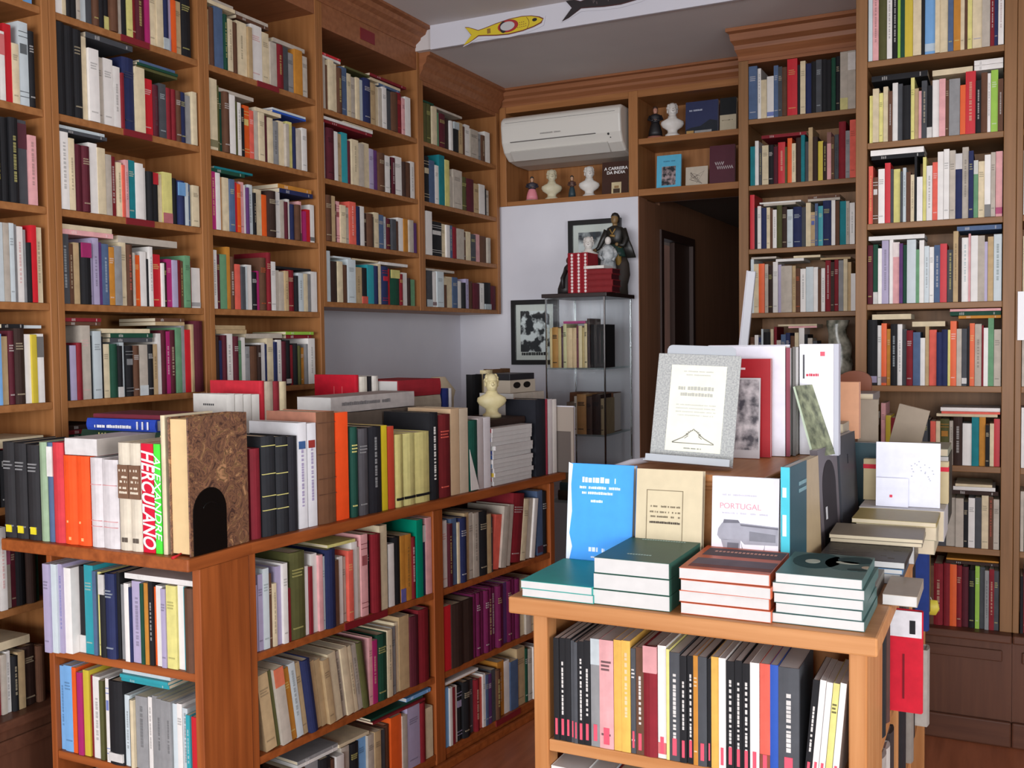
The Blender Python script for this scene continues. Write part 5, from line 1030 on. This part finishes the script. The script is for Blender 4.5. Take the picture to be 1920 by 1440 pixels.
t = facing('book', 'maroon book with white script on the lower cabinet shelf', lean(-1.392, 5.165, zl, 3), .133, .212, .02, (84, 38, 50), group='books displayed in the wall cabinet', page=PAGE)
sm = MB()
for zz_, a, b in ((.118, .03, .075), (.096, .04, .128)):
    pts = []; x = a; s_ = 1
    while x < b: pts.append((x, -.0010, zz_+.008*s_)); x += .0055; s_ = -s_
    sm.tube(pts, .0026, s2l((232, 226, 226)), seg=6)
sm.build('script_title', [M_CLOTH], t)

# ------------------------------------------------------------------ framed prints on the white wall
M_INK = noisy('black_white_print', (22, 22, 26), (226, 224, 222), 17, .6, 3, (1, 1, 1), 0, (.46, .54))
M_INK2 = noisy('grey_print', (50, 50, 58), (222, 220, 218), 12, .6, 3, (1, 1, 1), 0, (.42, .6))
def framed(label, x0, x1, z0, z1, ink, pic):
    t = thing('framed_print', label, 'picture', (x0, 5.032, z0)); w, h = x1-x0, z1-z0; f = .026
    mb = MB(); mb.box((0, 0, 0), (w, .026, f)); mb.box((0, 0, h-f), (w, .026, h)); mb.box((0, 0, f), (f, .026, h-f)); mb.box((w-f, 0, f), (w, .026, h-f)); mb.build('frame', M_BLACK, t)
    boxo('mat_board', (f, .014, f), (w-f, .022, h-f), mat('mat_cream', (216, 212, 204), .8), t)
    boxo('print', (f+pic[0], .0125, f+pic[1]), (w-f-pic[2], .0142, h-f-pic[3]), ink, t)
    boxo('glazing', (f, .009, f), (w-f, .0105, h-f), GLASS, t)
    return t
def glass(name, tint, refl=1.):
    m = bpy.data.materials.new(name); m.use_nodes = True; N = m.node_tree.nodes; L = m.node_tree.links; N.clear()
    out = N.new('ShaderNodeOutputMaterial'); tr = N.new('ShaderNodeBsdfTransparent'); gl = N.new('ShaderNodeBsdfGlossy'); mx = N.new('ShaderNodeMixShader')
    lw = N.new('ShaderNodeLayerWeight'); lw.inputs['Blend'].default_value = .5; pw = N.new('ShaderNodeMath'); pw.operation = 'POWER'; pw.inputs[1].default_value = 4
    ml = N.new('ShaderNodeMath'); ml.operation = 'MULTIPLY_ADD'; ml.inputs[1].default_value = .45; ml.inputs[2].default_value = .02
    tr.inputs['Color'].default_value = tint; gl.inputs['Roughness'].default_value = .02
    L.new(lw.outputs['Facing'], pw.inputs[0]); L.new(pw.outputs[0], ml.inputs[0]); L.new(ml.outputs[0], mx.inputs[0]); L.new(tr.outputs[0], mx.inputs[1]); L.new(gl.outputs[0], mx.inputs[2]); L.new(mx.outputs[0], out.inputs[0]); return m
GLASS = glass('clear_glass', (.95, .98, .98, 1))
VGLASS = glass('cabinet_glass', (.982, .99, .99, 1))
SGLASS = glass('shelf_glass', (.86, .92, .91, 1))
t = framed('black-framed engraving with white mat, lower one beside the glass cabinet', -2.490, -2.205, 1.318, 1.678, M_INK, (.028, .045, .028, .035))
mb = MB(); scribble(mb, .06, .22, .052, .018, .0118, (0, 0, 0), dens=1, seed=3); mb.build('caption', M_BLACK, t)
t = framed('black-framed horse print, upper one behind the statue', -2.138, -1.838, 1.74, 2.098, M_INK2, (.03, .03, .03, .04))
# ------------------------------------------------------------------ glass cabinet
VX0, VX1, VY0, VY1 = -2.083, -1.762, 4.60, 4.99
t = thing('glass_cabinet', 'tall glass display cabinet with dark top in front of white wall', 'display cabinet', (VX0, VY0, 0)); vw, vd = VX1-VX0, VY1-VY0
M_VT = mat('cabinet_dark', (42, 30, 28), .35)
boxo('top_board', (-.014, -.014, 1.664), (vw+.014, vd+.01, 1.684), M_VT, t, .002); boxo('base', (-.005, -.005, 0), (vw+.005, vd, .12), M_VT, t, .002)
for nm, a, b in (('front_pane', (.006, -.0, .12), (vw-.006, .004, 1.664)), ('side_pane', (vw-.004, .006, .12), (vw, vd-.006, 1.664)), ('side_pane', (0, .006, .12), (.004, vd-.006, 1.664)), ('back_pane', (.006, vd-.004, .12), (vw-.006, vd, 1.664))): boxo(nm, a, b, VGLASS, t)
for x, y in ((0, 0), (vw-.007, 0), (0, vd-.007), (vw-.007, vd-.007)): boxo('corner_rail', (x, y, .12), (x+.007, y+.007, 1.664), M_CHROME, t)
for z_ in (1.305, .972, .63): boxo('glass_shelf', (.008, .008, z_), (vw-.008, vd-.008, z_+.007), SGLASS, t)
def vbook(label, x, w, h, z_, rgb, mk=9, d=.15, y=.03): return single_book('book', label, 'book', 'old books in the glass cabinet', Matrix.Translation((VX0+x, VY0+y, z_+.0078)), w, h, d, s2l(rgb), 0, True, PAGE, mk, ccol('k', 0), int(x*1e4))
x = .012
for k, (w, h, rgb, nm) in enumerate(((.012, .20, (210, 190, 140), 'cream'), (.032, .205, (176, 130, 70), 'tan'), (.016, .20, (196, 176, 120), 'straw'), (.010, .21, (70, 40, 50), 'dark red'), (.018, .22, (200, 196, 150), 'pale green'), (.030, .20, (214, 190, 150), 'buff'), (.022, .20, (206, 180, 140), 'fawn'), (.010, .21, (110, 60, 70), 'plum'), (.018, .21, (214, 200, 160), 'ivory'), (.012, .20, (180, 160, 110), 'mustard'), (.014, .22, (206, 190, 150), 'cream-gilt'), (.014, .245, (62, 50, 50), 'umber'))):
    vbook(f'{nm} old book on the upper shelf of the glass cabinet', x, w, h, 1.305, rgb, 3 if k % 3 == 1 else 9); x += w+.0008
vbook('wide black album at the end of the upper glass shelf', .235, .07, .215, 1.305, (26, 26, 28), 9)
lying('book', 'magenta slim book lying over the old books in the glass cabinet', 'old books in the glass cabinet', Matrix.Translation((VX0+.085, VY0+.035, 1.305+.0078+.222)), .12, .14, .012, (160, 50, 110))
x = .10
for w, h, rgb, nm in ((.04, .16, (120, 100, 84), 'grey-brown'), (.014, .19, (200, 190, 176), 'cream'), (.05, .20, (176, 132, 84), 'tan patterned'), (.03, .19, (74, 56, 50), 'umber'), (.045, .20, (48, 34, 32), 'black-brown'), (.016, .18, (156, 140, 110), 'drab')):
    vbook(f'{nm} antique book on the middle shelf of the glass cabinet', x, w, h, .972, rgb, 3); x += w+.001
lying('book', 'wooden-brown flat book across the middle glass shelf', 'old books in the glass cabinet', Matrix.Translation((VX0+.05, VY0+.19, .972+.0078)), .24, .12, .20, (112, 70, 46))
for k, (nm, rgb, th) in enumerate((('brown', (70, 52, 42), .05), ('teal-grey', (52, 74, 76), .04), ('tan', (150, 130, 100), .05), ('umber', (92, 74, 60), .03))):
    lying('book', f'{nm} antique book lying on the lowest glass shelf', 'old books in the glass cabinet', Matrix.Translation((VX0+.04+.01*k, VY0+.05, .63+.0078+(0, .0508, .0916, .1424)[k])), .22, .16, th, rgb)
ZV = 1.6846
for k in range(3):
    o, bl = single_book('book', ('red book with dotted white spine, outermost of three on the glass cabinet', 'red book with dotted white spine, middle of three on the glass cabinet', 'red book with dotted white spine, beside the statue on the glass cabinet')[k], 'book', 'red dotted books on the glass cabinet', Matrix.Translation((VX0+.118+.036*k, VY0+.02, ZV)), .035, .200, .14, s2l((150, 26, 38)), 0, True, PAGE)
    sm = MB()
    for q in range(12): sm.ball((.024, -bl-.0002, .010+.0162*q), (.007, .0016, .0075), s2l((232, 214, 210)), seg=8, rings=5)
    sm.build('dotted_spine', [M_CLOTH], o)
for k, (th, j) in enumerate(((.030, .0), (.030, .004), (.028, -.003), (.026, .002))):
    lying('book', f'dark red volume, {("bottom", "second", "third", "top")[k]} of the red pile on the glass cabinet', 'dark red volumes piled on the glass cabinet', Matrix.Translation((VX1-.098+j, VY0+.02, ZV+.0006+(0, .0306, .0612, .0898)[k])), .13, .115, th, (128, 34, 38), pages=s2l((72, 22, 28)))
lying('book', 'white thin book topmost of the red pile on the glass cabinet', 'dark red volumes piled on the glass cabinet', Matrix.Translation((VX1-.115, VY0+.015, ZV+.118)) @ Matrix.Rotation(math.radians(-5), 4, 'Z'), .11, .11, .014, (226, 222, 214), hard=False)
bust('bust', 'white bust behind the red dotted books on the glass cabinet', (VX0+.150, VY0+.22, ZV+.135), .165, M_PLASTER, .3)
mb = MB(); mb.box((VX0+.100, VY0+.17, ZV+.0004), (VX0+.200, VY0+.27, ZV+.134)); tag(mb.build('pedestal', mat('pedestal_dark', (52, 40, 40), .5), bevel=.003), 'dark block under the white bust on the glass cabinet', 'pedestal')
# painted statue of a standing man
t = thing('statue', 'dark painted statue of a standing man in green tunic on the glass cabinet', 'statue', (VX0+.262, VY0+.312, ZV), -.1)
P_COAT, P_TUN, P_SK, P_LEG, P_ROCK = mat('statue_coat', (34, 32, 28), .45), mat('statue_tunic', (38, 66, 58), .45), mat('statue_skin', (128, 100, 62), .5), mat('statue_leg', (150, 118, 54), .45), mat('statue_rock', (56, 48, 42), .6)
mb = MB(); mb.ellipses([(0, .066, .062, 0, 0), (.05, .062, .058, .003, 0), (.10, .066, .052, .012, .004), (.16, .05, .04, .02, .012), (.19, .03, .026, .026, .016), (.20, .005, .005, .026, .016)], seg=16); mb.build('rock', P_ROCK, t)
mb = MB(); mb.tube([(-.012, -.004, .245), (-.022, -.030, .19), (-.026, -.026, .14), (-.030, -.040, .125)], [.024, .018, .013, .010]); mb.tube([(.018, .0, .245), (.026, -.022, .19), (.030, -.014, .13), (.030, -.034, .118)], [.024, .018, .013, .010]); mb.build('legs', P_LEG, t)
mb = MB(); mb.ellipses([(.195, .058, .042, 0, -.002), (.22, .052, .038, 0, -.002), (.25, .038, .030, 0, 0), (.262, .034, .026, 0, 0)], seg=18); mb.build('tunic', P_TUN, t)
mb = MB(); mb.ellipses([(.255, .036, .027, 0, 0), (.29, .042, .030, 0, 0), (.325, .050, .030, 0, 0), (.345, .044, .026, 0, 0), (.356, .018, .017, 0, 0)], seg=18)
mb.tube([(-.046, 0, .335), (-.070, -.006, .285), (-.088, -.016, .245), (-.098, -.028, .235)], [.018, .016, .012, .009]); mb.tube([(.046, 0, .335), (.066, -.004, .285), (.056, -.026, .25), (.034, -.036, .255)], [.018, .016, .012, .009])
mb.ellipses([(.19, .07, .012, .03, .04), (.25, .06, .012, .02, .036), (.32, .05, .010, .0, .028), (.345, .03, .008, .0, .02)], seg=14); mb.build('coat', P_COAT, t)
mb = MB(); mb.tube([(0, 0, .350), (0, -.002, .372)], [.014, .013]); mb.ellipses([(.366, .010, .012, 0, -.006), (.374, .016, .018, 0, -.005), (.388, .020, .022, 0, -.003), (.402, .020, .022, 0, 0), (.414, .014, .016, 0, .001), (.420, .003, .003, 0, .001)], seg=16); mb.ball((0, -.025, .389), (.004, .005, .006)); mb.ball((-.102, -.032, .232), (.011, .010, .010)); mb.ball((.028, -.038, .256), (.011, .010, .010)); mb.build('head_and_hands', P_SK, t)
mb = MB(); mb.ellipses([(.372, .019, .012, 0, .010), (.390, .023, .018, 0, .007), (.406, .023, .023, 0, .003), (.420, .015, .016, 0, .001), (.425, .002, .002, 0, .001)], seg=16); mb.build('hair', mat('statue_hair', (30, 24, 20), .5), t)
mb = MB(); mb.tube([(-.016, -.030, .338), (0, -.033, .312), (.016, -.030, .338)], .004); mb.tube([(-.012, -.033, .305), (.014, -.033, .300)], .006); mb.build('collar_trim', mat('statue_trim', (150, 116, 60), .45), t)
# pale seated figure group and dark crouching figure
t = thing('statue', 'pale grey seated figure between the red books and the red pile', 'statue', (VX0+.270, VY0+.186, ZV+.0), .2)
mb = MB(); mb.ellipses([(0, .042, .040, 0, 0), (.10, .040, .036, 0, 0), (.13, .042, .038, 0, -.002), (.16, .038, .032, 0, 0), (.20, .034, .026, 0, .004), (.235, .030, .022, 0, .006), (.25, .012, .012, 0, .004)], seg=16); mb.tube([(-.03, 0, .225), (-.042, -.02, .19), (-.02, -.038, .17)], [.010, .009, .007]); mb.tube([(.03, 0, .225), (.044, -.02, .195), (.03, -.04, .165)], [.010, .009, .007]); mb.build('figure', noisy('grey_glaze', (96, 104, 108), (196, 200, 200), 26, .3), t)
mb = MB(); mb.ball((0, 0, .268), (.016, .018, .021)); mb.build('head', M_PLASTER, t)
t = thing('statue', 'dark crouching figure at the outer end of the glass cabinet top', 'statue', (VX0+.062, VY0+.13, ZV), .4)
mb = MB(); mb.ellipses([(0, .045, .05, 0, 0), (.03, .044, .05, 0, 0), (.07, .034, .042, .004, 0), (.11, .028, .032, .01, -.004), (.14, .024, .024, .014, -.008), (.155, .010, .010, .014, -.01)], seg=14); mb.tube([(.0, -.03, .12), (-.02, -.05, .08), (-.016, -.058, .03)], [.012, .010, .008]); mb.build('body', mat('statue_dark', (40, 34, 34), .5), t)
mb = MB(); mb.ball((.016, -.014, .172), (.016, .018, .020)); mb.build('head', mat('statue_dark_skin', (78, 52, 46), .5), t)
# ------------------------------------------------------------------ painted sardines on the beam
def fish(label, x, z0, L, H, tilt, body_m, spots, third=False):
    """flat cut-out fish hung on the beam face, with a white paper border"""
    t = thing('paper_fish', label, 'fish decoration', M=Matrix.Translation((x, 4.143, z0)) @ Matrix.Rotation(-math.radians(tilt), 4, 'Y'), group=None)
    up = [(.0, .56), (.05, .50), (.17, .16), (.26, .22), (.40, .36), (.58, .48), (.74, .48), (.86, .38), (.95, .20), (1., .02)]
    lo = [(.97, -.14), (.88, -.30), (.74, -.42), (.56, -.46), (.40, -.36), (.26, -.22), (.17, -.14), (.04, -.52), (-.03, -.62), (.08, -.02)]
    def ol(g): 
        P = [(a*L, b*H) for a, b in up+lo]
        return P if not g else [(a+(g if a > .5*L else -g)*(1 if a > .93*L else .5 if a < .1*L else .1), b+(g if b > 0 else -g*(.5 if a < .1*L else 1.2))) for a, b in P]
    def sheet(P, y0, y1, nm, m):
        bm = bmesh.new(); vs = [bm.verts.new((a, y1, b)) for a, b in P]; f = bm.faces.new(vs)
        r_ = bmesh.ops.extrude_face_region(bm, geom=[f]); bmesh.ops.translate(bm, vec=(0, y0-y1, 0), verts=[v for v in r_['geom'] if isinstance(v, bmesh.types.BMVert)])
        bmesh.ops.triangulate(bm, faces=bm.faces[:]); bmesh.ops.recalc_face_normals(bm, faces=bm.faces[:])
        me = bpy.data.meshes.new(nm); bm.to_mesh(me); bm.free(); me.materials.append(m); o = bpy.data.objects.new(nm, me); COL.objects.link(o); o.parent = t; return o
    sheet(ol(.014), -.0015, .0, 'paper_border', M_PAPERW); sheet(ol(.004), -.0030, -.0016, 'outline', spots[0]); sheet(ol(0), -.0045, -.0031, 'body', body_m)
    mb = MB(); mb.loft([[(.90*L+.030*L*math.cos(2*PI*k/16), y, .10*H+.11*H*math.sin(2*PI*k/16)) for k in range(16)] for y in (-.0058, -.0046)], smooth=False); mb.build('eye', spots[1], t)
    mb = MB(); mb.tube([(.80*L+.03*L*math.sin(q), -.0052, (-.38+.76*q/PI)*H) for q in [PI*k/8 for k in range(9)]], .0012, seg=5); mb.build('gill_line', spots[0], t)
    return t, L, H
YEL = mat('sardine_yellow', (214, 190, 44), .5); BRN = mat('sardine_outline', (120, 62, 46), .5); BLK = mat('sardine_black', (40, 34, 36), .5)
t, L, H = fish('yellow painted paper sardine on the white beam face', -2.265, 2.872, .395, .066, 2.2, YEL, (BRN, BLK))
mb = MB(); mb.loft([[(.56*L+.052*math.cos(2*PI*k/24), y, .05*H+.028*math.sin(2*PI*k/24)) for k in range(24)] for y in (-.0056, -.0046)], smooth=False); mb.build('medallion_ring', mat('sardine_red', (166, 44, 46), .5), t)
mb = MB(); mb.loft([[(.555*L+.036*math.cos(2*PI*k/24), y, .05*H+.020*math.sin(2*PI*k/24)) for k in range(24)] for y in (-.0064, -.0057)], smooth=False); mb.build('medallion', mat('sardine_grey', (190, 190, 190), .5), t)
mb = MB(); mb.loft([[(.50*L+.018*math.cos(2*PI*k/24), y, .03*H+.026*math.sin(2*PI*k/24)) for k in range(24)] for y in (-.0060, -.0047)], smooth=False); mb.build('dark_patch', BLK, t)
mb = MB()
for q in range(3): mb.box((.29*L+.006*q, -.0054, -.012), (.29*L+.004+.006*q, -.0044, .010))
for q in range(14): mb.box((.68*L+.010*(q % 5), -.0054, -.014+.010*(q//5)), (.68*L+.004+.010*(q % 5), -.0044, -.011+.010*(q//5)))
mb.build('scale_marks', BRN, t)
t, L, H = fish('black painted paper sardine on the white beam face', -1.765, 2.917, .465, .080, 4.2, BLK, (mat('sardine_dark_outline', (70, 40, 40), .5), YEL))
mb = MB(); r = random.Random(6)
for q in range(40):
    a = r.uniform(.28, .80); b = r.uniform(-.30, .30); mb.box((a*L, -.0052, b*H), (a*L+.0025, -.0044, b*H+.012), None)
mb.build('scale_marks', mat('sardine_scales', (110, 96, 96), .5), t)
fish('white and dark paper sardine cut off by the top of the picture', -1.20, 2.950, .40, .07, 5, mat('sardine_white', (186, 186, 190), .5), (BLK, BLK))
# notice at the frame edge
t = thing('notice_card', 'blank white card fixed on the bookcase at the frame edge', 'card', (.036, 3.885, 1.432)); boxo('sheet', (0, 0, 0), (.12, .002, .168), mat('bright_card', (246, 246, 246), .6), t); mb = MB(); mb.ball((.06, -.001, .16), .004); mb.build('pin', M_CHROME, t)
